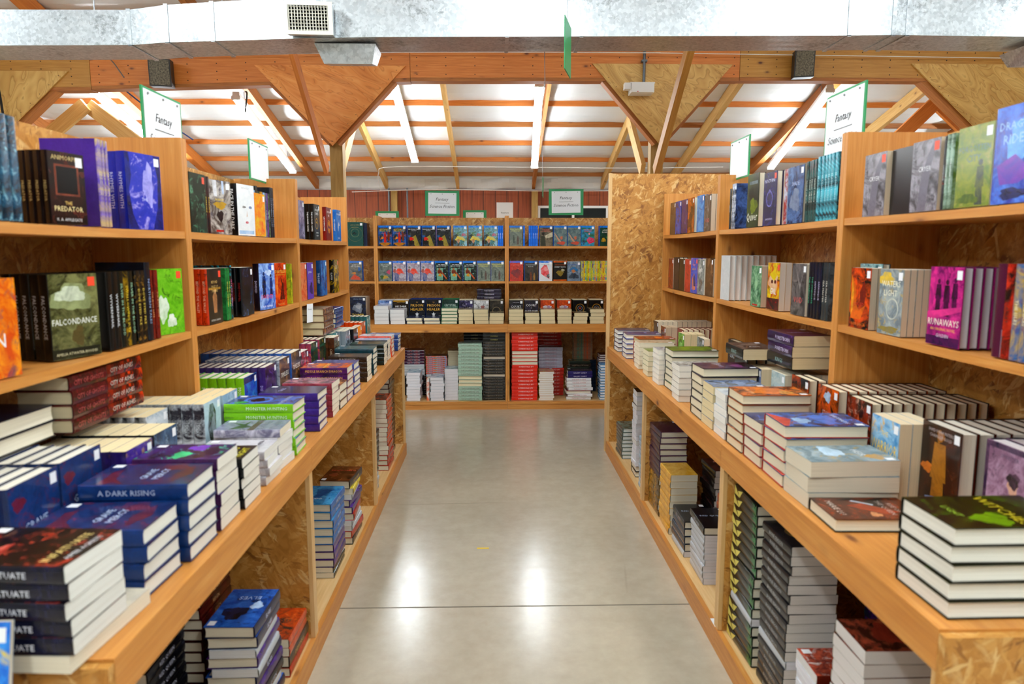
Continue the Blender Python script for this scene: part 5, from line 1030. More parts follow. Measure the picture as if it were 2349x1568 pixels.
D('redblue', 'H', '202448 5080c8 8c3020', 'b83420 902818 b83420', 'red-edged hardcover with stormy blue cover', [('BARTIMAEUS', .3, .08, 'c8d8f0')], None, (('e', 0, .1, .35, .14, '5888d8'), ('e', .1, -.2, .2, .1, 'a8c8e8'), ('p', [(-.5, -.5), (0, -.3), (.5, -.44), (.5, -.5)], 'd85828')), T=.037, W=.17, H=.25, pg='e4d8bc')
D('redblue2', 'H', '24284c 5c6ca0 70281c', 'a8301c 802418 a8301c', 'red-edged hardcover, shorter and blue-topped', [], None, (('e', 0, .1, .3, .14, '6878b8'),), T=.037, pg='e8dcc0')
D('redhorse', 'H', '3c2018 e88428 8c3414', '2c1410 7c2418 2c1410', 'hardcover with blazing orange horse and maroon edge', [('FLAMECASTER', -.3, .07, 'e0b070')], None, (('p', [(-.4, -.2), (-.2, .2), (.1, .3), (.4, 0), (.2, -.3), (-.1, -.1)], 'f09030'), ('e', .2, .2, .2, .1, 'e8a850')), T=.034, W=.16, pg='ead8b4')
D('whitepbA', 'P', 'b0b8bc dce0e0 8c98a0', 'b8bcc0', 'white-paged paperback with smoke grey cover', T=.028, pg='ece8de')
D('whitepbB', 'P', 'c0bcb4 706c68 e0dcd8', '3c3c40', 'white-paged paperback with charcoal spine', T=.028, pg='ece6d8')
D('whitepbC', 'P', '98a0a8 d0d4d4 504c58', 'a8a8b0', 'cream-white paged paperback with misty cover', T=.026, pg='efe9da')
D('tannedpb', 'P', '485468 90a0c0 241c18', '2c3038', 'tan-paged paperback with blue fog cover', [('MIST', -.2, .1, 'c8d0e0')], None, (('e', 0, .1, .3, .1, '98a8c8'),), T=.034, W=.15, pg='e0cc9c')
D('blackviolet', 'h', '201828 5c2c5c 14101c', '101014 1c1820 101014', 'black-edged hardcover with violet smoke cover', [('FAERIES', -.1, .1, 'a898a8')], None, (('e', .1, .2, .24, .1, 'a05c90'), ('e', -.3, -.1, .2, .08, '8c8890')), T=.036, W=.16, H=.235, pg='e8dab8')
D('greenserp', 'h', '40484c 94b018 5c6c70', '1c2428 34404c 1c2428', 'grey hardcover with curling green serpent', [], None, (('o', 0, .0, .4, .12, '98b420'), ('e', -.1, -.1, .2, .08, 'a8c030'), ('r', -.5, .44, .5, .5, '2c3438')), T=.034, W=.16, H=.235, pg='e8e0c4')
D('greenpb', 'P', '6c8c34 a8b888 384c20', '5c8428', 'green-spined cream paperback', T=.028, pg='e8dcb8')
D('orangecream', 'h', 'c84818 603018 f08830', 'b83018 c84028 b83018', 'hardcover with hot orange and black cover', [], None, (('e', 0, .1, .3, .1, 'f08828'), ('r', -.3, -.3, .3, -.24, '281410')), T=.034, pg='d8cc94')
D('redlow', 'h', '8c2018 c04030 501410', 'b0281c c83828 b0281c', 'red-spined hardcover with cream edges', T=.032, pg='ece4cc')
D('creamA', 'P', 'c8b090 e0d0b8 907858', 'c0a880', 'cream thick paperback', T=.026, pg='ece0c4')
D('bluethin', 'h', '283070 5068b0 181c48', '1c2c78 3050a8 1c2c78', 'dark blue striped hardcover with cream pages', [('HEIR', .1, .1, 'b8c0e0')], None, (), T=.032, pg='ece6d4')
D('firebrand', 'p', '34303c 80605c 1c181c', '2c2830', 'smoky paperback with white pages', T=.028, pg='ece4d4')
D('indigoedge', 'h', '242440 505c90 141428', '202048', 'indigo-covered hardcover', T=.03, pg='e8e6dc')
# ---- strand-board-side bins
D('zigzag', 'h', '14201c 20342c 14201c', '1c2420 242c28 1c2420', 'black and green zigzag hardcover', [], None, T=.036, W=.155, pg='e0dcc8', sps=(([(-.5, -.5), (-.26, -.5), (-.5, .5)], 'e8dc80'), ([(-.26, -.5), (-.12, .5), (-.34, .1)], 'e8dc80'), ([(.5, -.5), (.5, .5), (.3, -.1), (.42, -.2)], '1c8040'), ([(.3, .5), (.42, .5), (.5, .0)], '1c8040')))
D('mazepb', 'P', '18181c 3c3c44 101014', '141418 38383c 141418', 'black paperback with grey lettered spine', [], ('BONE SEASON', 'a8a8a8', 0), (('o', 0, 0, .3, .06, '8c7448'), ('e', 0, 0, .1, .06, '6c5838')), T=.03, W=.15, pg='d8d0c8')
D('zusak', 'P', '3c1c18 a05038 1c1010', '141214 1c1818 141214', 'black-spined white paperback', [('CLAY', .2, .1, 'a84838')], ('MARKUS ZUSAK', 'b8b4b0', 0), (('e', 0, -.1, .3, .16, '8c3828'),), T=.034, W=.15, H=.23, pg='dcd6d2')
D('purplegreen', 'h', '281c3c 5c2c78 3c8c48', '241440 5c2878 2c7838', 'purple and green hardcover', T=.034, pg='dcdcd4')
D('redsmall', 'p', '6c2418 c05838 d8c8c0', '702818', 'reddish photo paperback', T=.028, pg='dcd8d4')
D('conblack', 'p', '101014 183028 101014', '0c0c0e', 'black and green paperback', [], ('CONTROL', 'e0e0e0'), T=.03, pg='e0dcd8')
D('greygreen', 'k', '58685c 90a094 30403c', '384840 60706c 384840', 'grey-green small hardcover', T=.026, pg='e8ece8')
D('deckpurple', 'h', '241828 5c2c58 141018', '201420 5c3460 201420', 'black and plum hardcover', T=.032, pg='dcd8c8')
D('yellowspine', 'p', 'd8a838 e8c058 a87820', 'e0a83c e8b850 d89c30', 'amber-yellow spined book', st=None, T=.034)
D('sundarkfire', 'p', '201818 70403c 3c2428', '181418', 'black-covered white-edged paperback', [('SUMMER', .2, .08, 'd8c8b8')], None, (('e', .1, .0, .16, .2, 'a86c58'), ('e', .0, .25, .2, .08, 'c85838')), T=.03, W=.14, pg='dcd4cc')
D('orangepurple', 'h', '70388c e8a020 4c2060', 'd88018 5c2c70 d88018', 'purple and orange storybook hardcover', [('GRIMM', .28, .12, '2c1840')], None, (('o', 0, -.05, .3, .08, 'e8a838'), ('e', 0, -.05, .14, .1, 'd8b8e0')), T=.038, pg='e8dcc4')
D('navyblock', 'h', '182434 30445c 10141c', '1c2838 2c4058 1c2838', 'slate navy spined hardcover', T=.036)
# ---- back bookcases
bb = ('r', -.5, .4, .5, .5, '1c84e0')
def HB(key, front, desc, title, shapes, base='1c6cd0'): D(key, 'a', front, base, desc, title, ('HARDY BOYS', 'e8f0f8'), tuple(shapes)+(bb,), T=.02, back='1c6cd0')
HB('hgold', '1c2c2c 2868a8 c87018', 'hidden gold adventure hardcover with red-shirted climbers', [('HUNTING FOR', .32, .08, 'e8d820'), ('HIDDEN GOLD', .24, .08, 'e8d820')], fig(0, .0, 1.1, 'd82818')+fig(.26, .06, 1.0, '8c3c18')+(('e', -.2, -.1, .08, .06, 'f0a028'), ('e', 0, -.4, .4, .08, 'c88820')))
HB('hsmoke', '20242a 34383c 505848', 'smoke screen adventure hardcover with yellow beam', [('THE SMOKE SCREEN', .32, .07, 'f0f0f0'), ('MYSTERY', .25, .06, 'd0d0d0')], (('p', [(-.2, -.1), (.1, .05), (.4, -.5), (.05, -.5)], 'a89840'), ('e', -.2, -.15, .16, .08, 'd82818'), ('e', -.35, -.02, .1, .05, '2868a8'), ('r', -.4, -.4, 0, -.25, '141414')))
HB('hcaves', '98c8e0 607c3c c8c070', 'secret of the caves hardcover with green shirt boy', [('THE SECRET OF', .32, .07, '243858'), ('THE CAVES', .24, .07, '243858')], (('p', [(-.5, -.5), (-.5, .2), (-.1, 0), (.2, -.5)], '3c4028'), ('p', [(-.4, -.2), (-.2, 0), (.2, -.05), (.4, -.2), (0, -.3)], 'e0c838'), ('e', .25, .05, .16, .07, 'c82c20'), ('e', .1, -.3, .16, .1, '206848'), ('e', -.15, -.25, .1, .1, 'c88c58')))
HB('hmid', '788078 98a090 485448', 'grey midnight hardcover with yellow title', [('WHAT HAPPENED', .32, .07, 'e0d840'), ('AT MIDNIGHT', .24, .07, 'e0d840')], fig(-.15, -.1, .8, '505850')+fig(.15, -.15, .9, '6c5850'))
HB('hdoor', '505040 887c68 303028', 'mark on the door hardcover with red title', [('THE MARK', .3, .08, 'c83020'), ('ON THE DOOR', .22, .07, 'c83020')], (('e', -.2, .1, .1, .08, '302018'), ('p', [(-.4, -.5), (-.35, 0), (-.1, .0), (.0, -.5)], '3c4030'), ('p', [(-.1, .0), (.5, .2), (.5, -.05), (0, -.12)], 'd0c8b0')))
HB('hwater', '587078 8c9c98 385058', 'melted coins hardcover with swimmer', [('WATER MYSTERY', .3, .07, '203038')], (('p', [(-.45, .15), (-.35, .1), (.1, -.3), (-.05, -.35)], 'd8a888'), ('e', .1, -.1, .1, .09, 'c87858'), ('e', .1, -.35, .3, .08, 'd85c30')))
HB('hpink', '40a0c8 387858 304848', 'blue hardcover with pink car', [('THE SINISTER', .3, .07, 'e83868'), ('SIGNPOST', .22, .08, 'e83868')], (('p', [(-.1, -.2), (.1, -.05), (.45, -.12), (.5, -.3), (.1, -.4)], 'e03058'), ('e', .1, .1, .06, .05, 'e8a0a8'), ('e', -.3, -.3, .1, .1, '3c3450')))
HB('hfig', '0c3c30 185040 106050', 'dark green figure in hiding hardcover', [('A FIGURE', .28, .09, 'e8e8e0'), ('IN HIDING', .18, .09, 'e8e8e0')], (('e', -.2, -.2, .16, .1, 'c8a020'), ('e', .2, -.1, .2, .1, '3c8048')))
HB('hsnow', 'c0b8c0 908898 d8d8d8', 'snowy hardcover with orange coats', [('THE YELLOW', .32, .07, 'a85878'), ('FEATHER', .25, .06, '705868')], (('p', [(-.3, -.05), (-.1, .15), (.15, .1), (.4, -.15), (.1, -.1), (0, -.2)], 'e04818'), ('p', [(-.35, -.05), (-.05, -.15), (-.05, -.5), (-.35, -.5)], '24508c'), ('e', -.3, .18, .08, .05, '2c5838'), ('e', -.35, 0, .1, .1, 'a84828')))
HB('hair', '14181c 2c3c38 8cb8a8', 'great airport mystery hardcover', [('THE GREAT', .32, .07, 'f0f0f0'), ('AIRPORT MYSTERY', .25, .06, 'e0e0e0')], (('r', -.35, -.45, .1, .15, '8cc0a8'), ('e', -.15, .1, .08, .06, 'b07850'), ('p', [(-.3, .05), (0, .05), (.05, -.15), (-.3, -.12)], '8c3c18'), ('p', [(.0, .0), (.4, -.35), (.35, -.42), (.05, -.15)], 'c86838'), ('e', -.1, -.2, .12, .08, 'd8a030')))
HB('hdark', '34302c 585048 24282c', 'dark cave hardcover with blue clock tower', [('THE DISAPPEARING', .3, .06, 'd0d8d8'), ('FLOOR', .22, .08, 'd0d8d8')], fig(.0, -.2, .9, '8c5030')+fig(.25, -.22, .8, 'a88040'))
HB('horangesea', '88847c 5c6468 383c40', 'grey sea hardcover with orange boat', [('SECRET OF', .3, .07, 'e0e0e0'), ('THE OLD MILL', .22, .07, 'e0e0e0')], (('p', [(-.4, -.4), (-.1, -.15), (.3, -.3), (.4, -.45)], 'd84c18'), ('e', -.1, -.1, .16, .05, 'd89038'), ('e', .3, .1, .1, .1, '2070b8')))
HB('hgreycamp', '687470 8c9490 445450', 'grey hardcover with campers in pink', [('THE MISSING', .3, .07, 'e0e8e0'), ('CHUMS', .22, .07, 'e0e8e0')], (('e', .25, -.05, .14, .1, 'c85878'), ('e', 0, -.3, .2, .08, 'c8a838'), ('e', -.25, -.3, .12, .1, '4c6c34')))
HB('hred', 'd04838 a84038 e08878', 'faded red hardcover with ghostly trees', [('FOOTPRINTS', .3, .08, 'e87868')], (('e', 0, -.1, .35, .2, '804448'),))
HB('hwhite', 'e8e8ea e0e4e8 f0f0f0', 'white hardcover with a scarlet mask', [('MYSTERY OF THE', .32, .05, '383838'), ('MASK', .26, .05, '383838')], (('p', [(-.35, .1), (-.1, .3), (.1, .28), (.25, 0), (.3, -.4), (.0, -.3), (-.3, -.15)], 'e82838'), ('e', .0, .08, .16, .1, 'f07878'), ('e', .2, -.25, .12, .1, '28201c')))
D('hghost', 'p', '181818 242018 181818', '1c1814', 'black hardy paperback with orange hazard bands', [('GHOST STORIES', .3, .07, 'e06018'), ('HARDY BOYS', .2, .09, 'f0f0f0')], None, (('r', -.5, .42, .5, .5, 'e07018'), ('r', -.5, -.5, .5, -.42, 'e07018'), ('e', .0, -.1, .26, .14, 'a08838'), ('e', .2, .04, .12, .06, 'c8c0a0')), T=.02, W=.132, H=.197)
D('hboat', 'p', '6c7c8c 98a8b8 44505c', '5c6c7c', 'grey-blue paperback with boats', [('HARDY BOYS', .34, .1, '2c58b0')], None, (('e', 0, .1, .3, .12, '3c84b8'), ('p', [(-.2, .05), (0, .1), (.15, 0), (-.05, -.1)], 'd88828'), ('e', .0, -.25, .35, .14, '3c4450')), T=.02, W=.132, H=.19)
D('hspine', 'a', '1c70d0 2c80e0 1c70d0', '1c78e0 3090f0 1c78e0', 'bright blue series hardcover', sp=('HARDY BOYS', 'f0f4f8'), T=.017)
for i, (k, c) in enumerate((('red', 'c83828'), ('blue', '2c68b8'), ('green', '4c9c38'), ('cyan', '50a8b0'), ('purple', '68308c'), ('pink', 'd8407c'))):
    D('yb'+k, 'q', c, 'e8dc20', 'slim yellow and %s paperback' % k, st=None, T=.0125, H=.195, sp=None); DS['yb'+k]['spine'] = 'e8dc20 %s e8dc20' % c
D('clothteal', 'h', '1c5850 245c54 1c5850', '184840', 'teal cloth-look hardcover with round emblem', [('JANE AUSTEN', .38, .06, 'a8904c'), ('PERSUASION', .28, .05, 'a8904c')], None, (('o', 0, .05, .26, .02, '98a078'), ('p', [(-.2, 0), (-.05, .1), (.1, .02), (.2, .12), (.05, -.03)], '102c28'), ('o', 0, 0, .46, .008, 'a8904c')), T=.034, W=.155)
D('clothblue', 'h', '182848 1c3058 182848', '182848', 'dark blue cloth hardcover', T=.034, W=.155, H=.22)
D('towerdawn', 'P', '10182c 1c2c50 0c1018', '0c1020 141c34 0c1020', 'tower of dawn paperback', [('SARAH J. MAAS', .42, .055, '90a8c8'), ('TOWER', -.24, .14, 'e8c838'), ('OF', -.34, .07, 'e8c838'), ('DAWN', -.44, .14, 'e8c838')], None, (('e', 0, .05, .3, .2, '88909c'), ('e', .05, .1, .16, .1, 'b0b4bc')), T=.042, W=.155, H=.235)
D('pullman1', 'P', '3c5890 88a8d8 243050', '283c68', 'cloudy blue paperback', [('PHILIP PULLMAN', .36, .06, 'e8e8f0')], None, (), T=.034, pg='d4d0d0')
D('hisdark', 'P', '181410 3c2c1c 101010', '141210', 'black and bronze his dark materials paperback', [('PHILIP PULLMAN', .4, .05, 'c8a048'), ('HIS DARK', .22, .12, 'f0f0f0'), ('MATERIALS', .08, .12, 'f0f0f0')], None, (('e', 0, -.15, .2, .08, 'e08c28'), ('r', -.5, .44, .5, .5, 'c89828')), T=.034, pg='d8d4d0', W=.15)
D('prison', 'k', '14181c 202c38 141418', '1c3c78', 'the prison healer hardcover with white star', [('THE', .38, .05, 'd8a030'), ('PRISON', .24, .17, 'e0a838'), ('HEALER', .06, .17, 'd8a030')], None, (('p', [(0, -.06), (.04, -.13), (.13, -.13), (.06, -.19), (.09, -.27), (0, -.22), (-.09, -.27), (-.06, -.19), (-.13, -.13), (-.04, -.13)], 'f0f0f0'), ('e', -.2, -.38, .16, .06, '2c4868'), ('e', .25, -.38, .16, .06, '2c4868')), T=.03, W=.155)
D('crystal', 'k', '1c3830 2c5048 14241c', '2c8058', 'dark green crystal blade hardcover', [('CRYSTAL', .25, .13, 'd0dcd0'), ('BLADE', .1, .12, 'd0dcd0')], None, (('e', 0, -.2, .2, .1, '386858'),), T=.03, pg='dcd4b8', W=.155)
D('cosmic', 'P', '1c1c38 504878 d0c8e0', '302c48', 'violet starry paperback', [], None, (('e', .2, 0, .2, .1, 'e0dcf0'),), T=.034, pg='dccfa8')
D('redfog', 'P', 'b8b8bc e0e0e0 34302f', '34302f', 'grey fog paperback with red figure', [], None, (('e', .1, .18, .12, .08, 'a84028'), ('r', -.5, -.3, .5, .05, '484440')), T=.034, pg='dccfa8', W=.15)
D('archway', 'P', '201c18 4c4438 141210', '201c18', 'dark archway-picture paperback', [], None, (('o', 0, 0, .3, .05, '88785c'), ('e', 0, -.12, .06, .04, 'd08830')), T=.034, pg='dccfa8')
D('courtone', 'P', '201c24 34303c 141218', '1c1820', 'black court paperback', [('CLAIRE LEGRAND', .4, .04, 'c8c0d0'), ('COURT', .2, .14, 'e0e0e0'), ('OF', .08, .05, 'e0e0e0'), ('LIONS', -.04, .13, 'e0e0e0')], None, (), T=.034, pg='dccfa8')
D('courtshadow', 'P', '221c2a 3c3448 141218', '1c1820', 'black court of shadows paperback', [('COURT', .26, .15, 'e8e4e8'), ('OF', .13, .05, 'e8e4e8'), ('SHADOWS', -.02, .15, 'e8e4e8')], None, (), T=.034, pg='dccfa8')
D('starsea', 'P', 'a83c18 e86828 301814', '802c14', 'fiery red paperback with white dome', [], None, (('e', 0, .16, .28, .1, 'd8d8dc'), ('e', .1, .18, .12, .05, 'a890b0')), T=.034, pg='dccfa8')
D('clockdial', 'P', '101214 1c2024 101010', '0c0c0e', 'black paperback with golden dial', [], None, (('o', 0, .12, .32, .05, 'a87c30'), ('o', 0, .12, .18, .04, '88848c'), ('e', 0, .12, .06, .04, 'c8503c')), T=.034, pg='dccfa8')
D('trio', 'H', '18141f 3c3448 141218', '141018 3c3050 28203c', 'black-violet hardcover with silver spine title', [], ('KINGSBANE', 'c8c0d0', 0), T=.034, W=.16)
D('cream4', 'P', 'd0c098 302c2c d0c098', '403830', 'cream-paged paperback', T=.034, pg='e0d0a4', st=None)
D('white4', 'P', 'c8c8d0 e0e0e4 98a0a8', 'b8b8c0', 'white-paged paperback', T=.034, pg='dcdcdc', st='w')
D('creamhc', 'k', '1c3058 2c4878 14203c', '1c3058', 'navy-boarded hardcover with cream fore edge', T=.03, pg='e8e0c0', W=.155)
D('greenhc', 'k', '2c7858 48987c 1c4030', '2c7858', 'green-boarded hardcover with cream fore edge', T=.03, pg='e0d8b8', W=.155)
# lower bays
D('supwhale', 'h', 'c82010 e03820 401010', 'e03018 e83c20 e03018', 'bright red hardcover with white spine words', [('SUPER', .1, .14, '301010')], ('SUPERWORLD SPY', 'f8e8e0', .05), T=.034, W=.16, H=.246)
D('supback', 'h', '981808 b02414 401010', 'b82414 c83020 b82414', 'red hardcover in the shaded rear stack', [], ('SUPERWORLD SPY', 'e8c8c0', .05), T=.034, W=.16, H=.246)  # darker copy of the bright red book, rear shade in its inks
D('mint', 'h', 'b0c4b4 90a498 607468', 'a8c4b0 b8d0c0 a8c4b0', 'pale mint hardcover with dark spine title', [], ('THE LITTLEMORE GIRL', '604840', 0, ), T=.034, W=.16, H=.226, pg='e8dcb4')
D('barkpb', 'h', '241c18 4c3c34 141210', '28241f 343028 5c3c28', 'dark bark-brown paperback-thick hardcover', [], ('INHERITANCE OF CROWS', '7c7060', 0), T=.028, W=.16, H=.21, pg='c0b4a0')
D('blackglow', 'h', '0c0e0c 181c14 0c0e0c', '0c0e0c 181c18 0c0e0c', 'black gold-titled hardcover', [], ('CHIMERA', 'a8a050', .0), T=.034, W=.16, H=.21)
D('whitestack', 'p', 'd0d4d8 e8e8ec b0b4b8', 'c8ccd0', 'white-edged paperback', T=.027, pg='e2e0e6', W=.13, st=None)
D('whitestack2', 'p', '90b0c0 d0e0e8 587888', 'b0c0cc', 'white-paged paperback with pale blue cover', T=.028, pg='e2e0e6', W=.13)
D('creamstack', 'p', 'a09478 c8bc9c 605848', '8c8068', 'ivory-paged thin paperback', T=.02, pg='cabd9e', W=.14, st=None)
D('rainbow', 'p', '38404c 98644c 608c40', 'e86820 88b8d8 48b038', 'orange, blue and green spined booklet', [], ('THE TREEHOUSE', 'f0f0f0', 0), T=.02, W=.15, H=.21)
D('wartie', 'h', '381c34 7c2c38 201830', '301c48 5c2444 c8382c', 'violet to red spined hardcover', [], ('WAR OF THE DUKE', 'e0d8e8', 0), T=.028, W=.15, H=.21)
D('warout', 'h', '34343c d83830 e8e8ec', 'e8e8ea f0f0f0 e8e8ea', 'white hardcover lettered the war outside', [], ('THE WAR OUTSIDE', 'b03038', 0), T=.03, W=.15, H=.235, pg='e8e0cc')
D('warback', 'h', '5c5c68 888894 34343c', 'a8a8b8 b8b8c8 a8a8b8', 'shaded grey-white war outside hardcover', [], ('WAR OUTSIDE', '9c4050', 0), T=.034, W=.15, H=.235)  # greyer copy of the white war book, rear shade in its inks
D('yellowedge', 'p', 'c8a020 d84828 e8c840', 'e8c028', 'thin paperback with yellow stripe on white pages', T=.021, W=.142, pg='eae4dc')
D('campy', 'h', '24243c 5c4c50 1c1428', '342c68 3c3474 342c68', 'indigo hardcover lettered gallery', [], ('GALLERY CANDY', 'd8d0e8', 0), T=.033, W=.155, H=.236)
D('multistripe', 'p', '58a090 d8703c e8d8b0', '48a090 e8703c d8c8a0', 'teal and orange striped slim book', st=None, T=.013, W=.15, H=.19)
D('blueedge', 'k', '3c8cc0 78b8e0 206090', '3c8cc0', 'bright blue boarded hardcover', T=.026, pg='d8e0e8')
D('maroonwhite', 'k', '4c1c24 8c3c48 281018', '6c2834', 'maroon boarded hardcover with white pages', T=.02, pg='dcd6d4')
D('greencov', 'p', '28342c 607858 8c7860', '2c3830', 'mossy covered book on the pile', T=.028, pg='a89878')
D('darktall', 'k', '14101c 3c2430 141018', '18141c 2c1820 183c20', 'black-green low stack hardcover', T=.022)
D('standwhite', 'k', 'e8e4e0 f0ece8 d0c8c0', 'f0ece8 e87028 f0ece8', 'white book with orange dot standing upright', st=None, T=.026, H=.21, sp=('PANDA', '202020'))
D('azure', 'p', '1c5cc8 48a0e8 e8d030', '1c58c0 58b0f0 1c58c0', 'azure blue book with yellow stars', [('STARS', .1, .12, 'f0e040')], None, (('e', .1, .2, .14, .1, 'f0e040'), ('e', -.2, -.2, .12, .1, '88d0f8'), ('e', .2, -.3, .1, .06, 'f0e040')), T=.009, W=.16, H=.24)
# ================================================================ putting the books out
zu, zl = SH['L']
n1 = 'above the maroon hardcover stack'
# camera-side unit
LSp(zu, ['tealspine']*3, -12, 'at the start of the upper shelf')
LF(zu, 'alien', 6, 118, 'on the upper shelf', a=12)
LSp(zu, ['purplebk']*4, 236, 'on the upper shelf beside the brown paperbacks')
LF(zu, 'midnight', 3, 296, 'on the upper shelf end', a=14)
LF(zl, 'flame', 2, -70, 'on the lower shelf', a=4)
LF(zl, 'falcon', 5, 122, 'on the lower shelf', a=18)
LSp(zl, ['wyvern', 'wyvern', 'silver', 'swallow', 'silver', 'dove', 'dove', 'tallnavy', 'reddark', 'reddark'], 222, 'after the falcondance book')
LF(zl, 'limecover', 1, 360, 'closing the lower shelf', a=16)
# middle unit
b = zu
LF(zu, 'darkgreenart', 2, 440, 'against the hutch side')
LSp(zu, ['darkside']*2, 468, 'on the upper shelf before the animal face')
LF(zu, 'beast', 1, 481, 'on the upper shelf', a=16)
LF(zu, 'whiteface', 1, 546, 'on the upper shelf', a=10)
LF(zu, 'sunset', 1, 584, 'behind the white face book')
LSp(zu, ['bluewhite', 'blackgreen', 'mossy', 'mossy', 'gold', 'greystripe', 'bluewhite', 'greystripe', 'violet', 'mossy', 'tallnavy', 'tallnavy'], 603, 'towards the far end of the upper shelf')
LF(zl, 'orangespine', 4, 480, 'on the lower shelf')
LSp(zl, ['wizardgreen', 'wizardgreen', 'neon'], 524, 'beside the orange-spined paperbacks')
LF(zl, 'bluetop', 5, 558, 'in the black paperback run')
LF(zl, 'divided', 1, 596, 'on the lower shelf', a=12)
LF(zl, 'story', 1, 632, 'on the lower shelf', a=8)
LSp(zl, ['yelgreen'], 672, 'after the storyteller book')
# far unit
LF(zu, 'greypurple', 1, 684, 'at the near end of its upper shelf')
LF(zu, 'gamesblk', 4, 722, 'on the upper shelf')
LF(zu, 'gamesred', 1, 750, 'on the upper shelf')
LF(zu, 'gamesblue', 1, 773, 'on the upper shelf end')
LF(zl, 'fox', 1, 690, 'at the near end of its lower shelf')
LF(zl, 'journal', 2, 706, 'on the lower shelf')
LF(zl, 'sealblue', 1, 738, 'on the lower shelf')
LF(zl, 'yellowsl', 1, 767, 'on the lower shelf end')
# strand-board-side run
zu, zl = SH['R']
RF(zu, 'greysmoke', 1, 1976, 'next to the hutch side knot', xf=1.235)
RF(zu, 'smokedark', 2, 2036, 'between the smoke-swirl books', xf=1.25)
RF(zu, 'greysmoke', 2, 2072, 'with the orange sticker, farther along', xf=1.23)
RSp(zu, ['blackorange', 'forgspine', 'forgspine'], 2150, 'before the mossy city book')
RF(zu, 'forgotten', 1, 2186, 'on the upper shelf')
RF(zu, 'dragonrid', 1, 2268, 'on the upper shelf')
RSp(zu, ['tealend', 'tealend'], 2338, 'at the shelf start')
RF(zl, 'firegirl', 2, 1944, 'on the lower shelf')
RF(zl, 'goldship', 5, 2010, 'on the lower shelf')
RF(zl, 'runaways', 5, 2122, 'on the lower shelf')
RSp(zl, ['garwhite', 'redblackspine', 'bluegold', 'bluegold', 'violetend', 'redblackspine', 'bluegold', 'violetend', 'bluegold', 'violetend'], 2266, 'at the end of the lower shelf')
RSp(zu, ['nightyel', 'bluewhsp', 'bluewhsp'], 1670, 'at the far end of the middle upper shelf')
RF(zu, 'quest', 1, 1711, 'on the upper shelf')
RF(zu, 'purpledance', 2, 1748, 'on the upper shelf')
RSp(zu, ['redspwhite'], 1793, 'after the dancing figure book')
RF(zu, 'bluepaint', 1, 1803, 'on the upper shelf')
RSp(zu, ['cyanblack']*4+['tealstripe']*6, 1836, 'in the teal-striped run')
RF(zl, 'whiteout', 8, 1651, 'at the far end of the lower shelf')
RF(zl, 'greengirl', 2, 1720, 'on the lower shelf', xf=1.225)
RF(zl, 'comicgirl', 2, 1757, 'on the lower shelf')
RF(zl, 'greystorm', 3, 1812, 'on the lower shelf')
RSp(zl, ['greenletter', 'greenletter', 'sapphique', 'sapphique', 'mermer', 'mermer'], 1846, 'before the skull book')
RF(zl, 'skullmint', 1, 1892, 'on the lower shelf end')
for k, n, u in (('mixbrown', 3, 1536), ('mixblue', 3, 1547), ('mixviolet', 2, 1558), ('mixamber', 2, 1569), ('bluepaint', 2, 1581), ('lightblue', 3, 1594), ('greystorm', 3, 1607)):
    RF(zu, k, n, u, 'on the upper shelf by the panel')
for k, n, u in (('rustspine', 2, 1532), ('sapphique', 2, 1543), ('blkgold', 2, 1554), ('redspine', 2, 1566)):
    RF(zl, k, n, u, 'on the lower shelf by the panel')
RF(zl, 'bluekings', 2, 1579, 'by the panel, lower shelf')
RF(zl, 'paleship', 3, 1596, 'by the panel, lower shelf')
RF(zl, 'mixbrown', 2, 1616, 'against the hutch side, lower shelf')
# ---- rows on the camera-left table
TR('L', 'navyrow', 14, 14, 1125, 'in the first navy row')
TR('L', 'navyrow', 14, 152, 1072, 'in the second navy row')
TR('L', 'guardian', 6, 274, 1044, 'on the table')
TR('L', 'restblue', 6, 351, 999, 'on the table')
TR('L', 'inkwhite', 8, 334, 958, 'on the table')
TR('L', 'pspine', 9, 458, 932, 'on the table')
TR('L', 'skyblue', 10, 510, 908, 'on the table')
for k, n, u, v in (('lime', 9, 559, 868), ('disown', 10, 594, 850), ('timeless', 11, 627, 836), ('timeless2', 10, 653, 821), ('warred', 8, 688, 810), ('jungle', 15, 712, 789), ('brown1', 3, 754, 781), ('tealrow', 6, 761, 766), ('greyrow', 3, 785, 764), ('blackrow', 4, 818, 755), ('orangecov', 2, 830, 750), ('redorange', 7, 829, 740), ('tealart', 6, 841, 726)):
    TR('L', k, n, u, v, 'on the table')
TR('L', 'jungle', 14, 732, 779, 'in the second temple row')
# ---- rows on the strand-board-side table
for k, n, u, v, l in (('purplelady', 6, 2263, 1004, 'on the table'), ('chainman', 8, 2097, 953, 'on the table'), ('warpb', 3, 1985, 946, 'on the table'), ('fireheir3', 11, 1944, 904, 'on the table'), ('fireheir', 11, 1877, 879, 'on the table'), ('fireheir2', 12, 1816, 857, 'on the table'),
                      ('paleice', 11, 1759, 843, 'on the table'), ('swirlblue', 8, 1714, 835, 'on the table'), ('blackgap', 9, 1687, 802, 'on the table'), ('tealdark', 9, 1648, 768, 'on the table'), ('greypic', 9, 1599, 771, 'on the table'), ('greenpic', 3, 1556, 761, 'on the table'),
                      ('redrow', 8, 1546, 748, 'on the table'), ('brownpic', 2, 1516, 746, 'on the table'), ('darkframe', 12, 1500, 734, 'on the table'), ('darkwaves', 12, 1492, 727, 'on the table'), ('darkyellow', 12, 1464, 722, 'on the table')):
    TR('R', k, n, u, v, l)
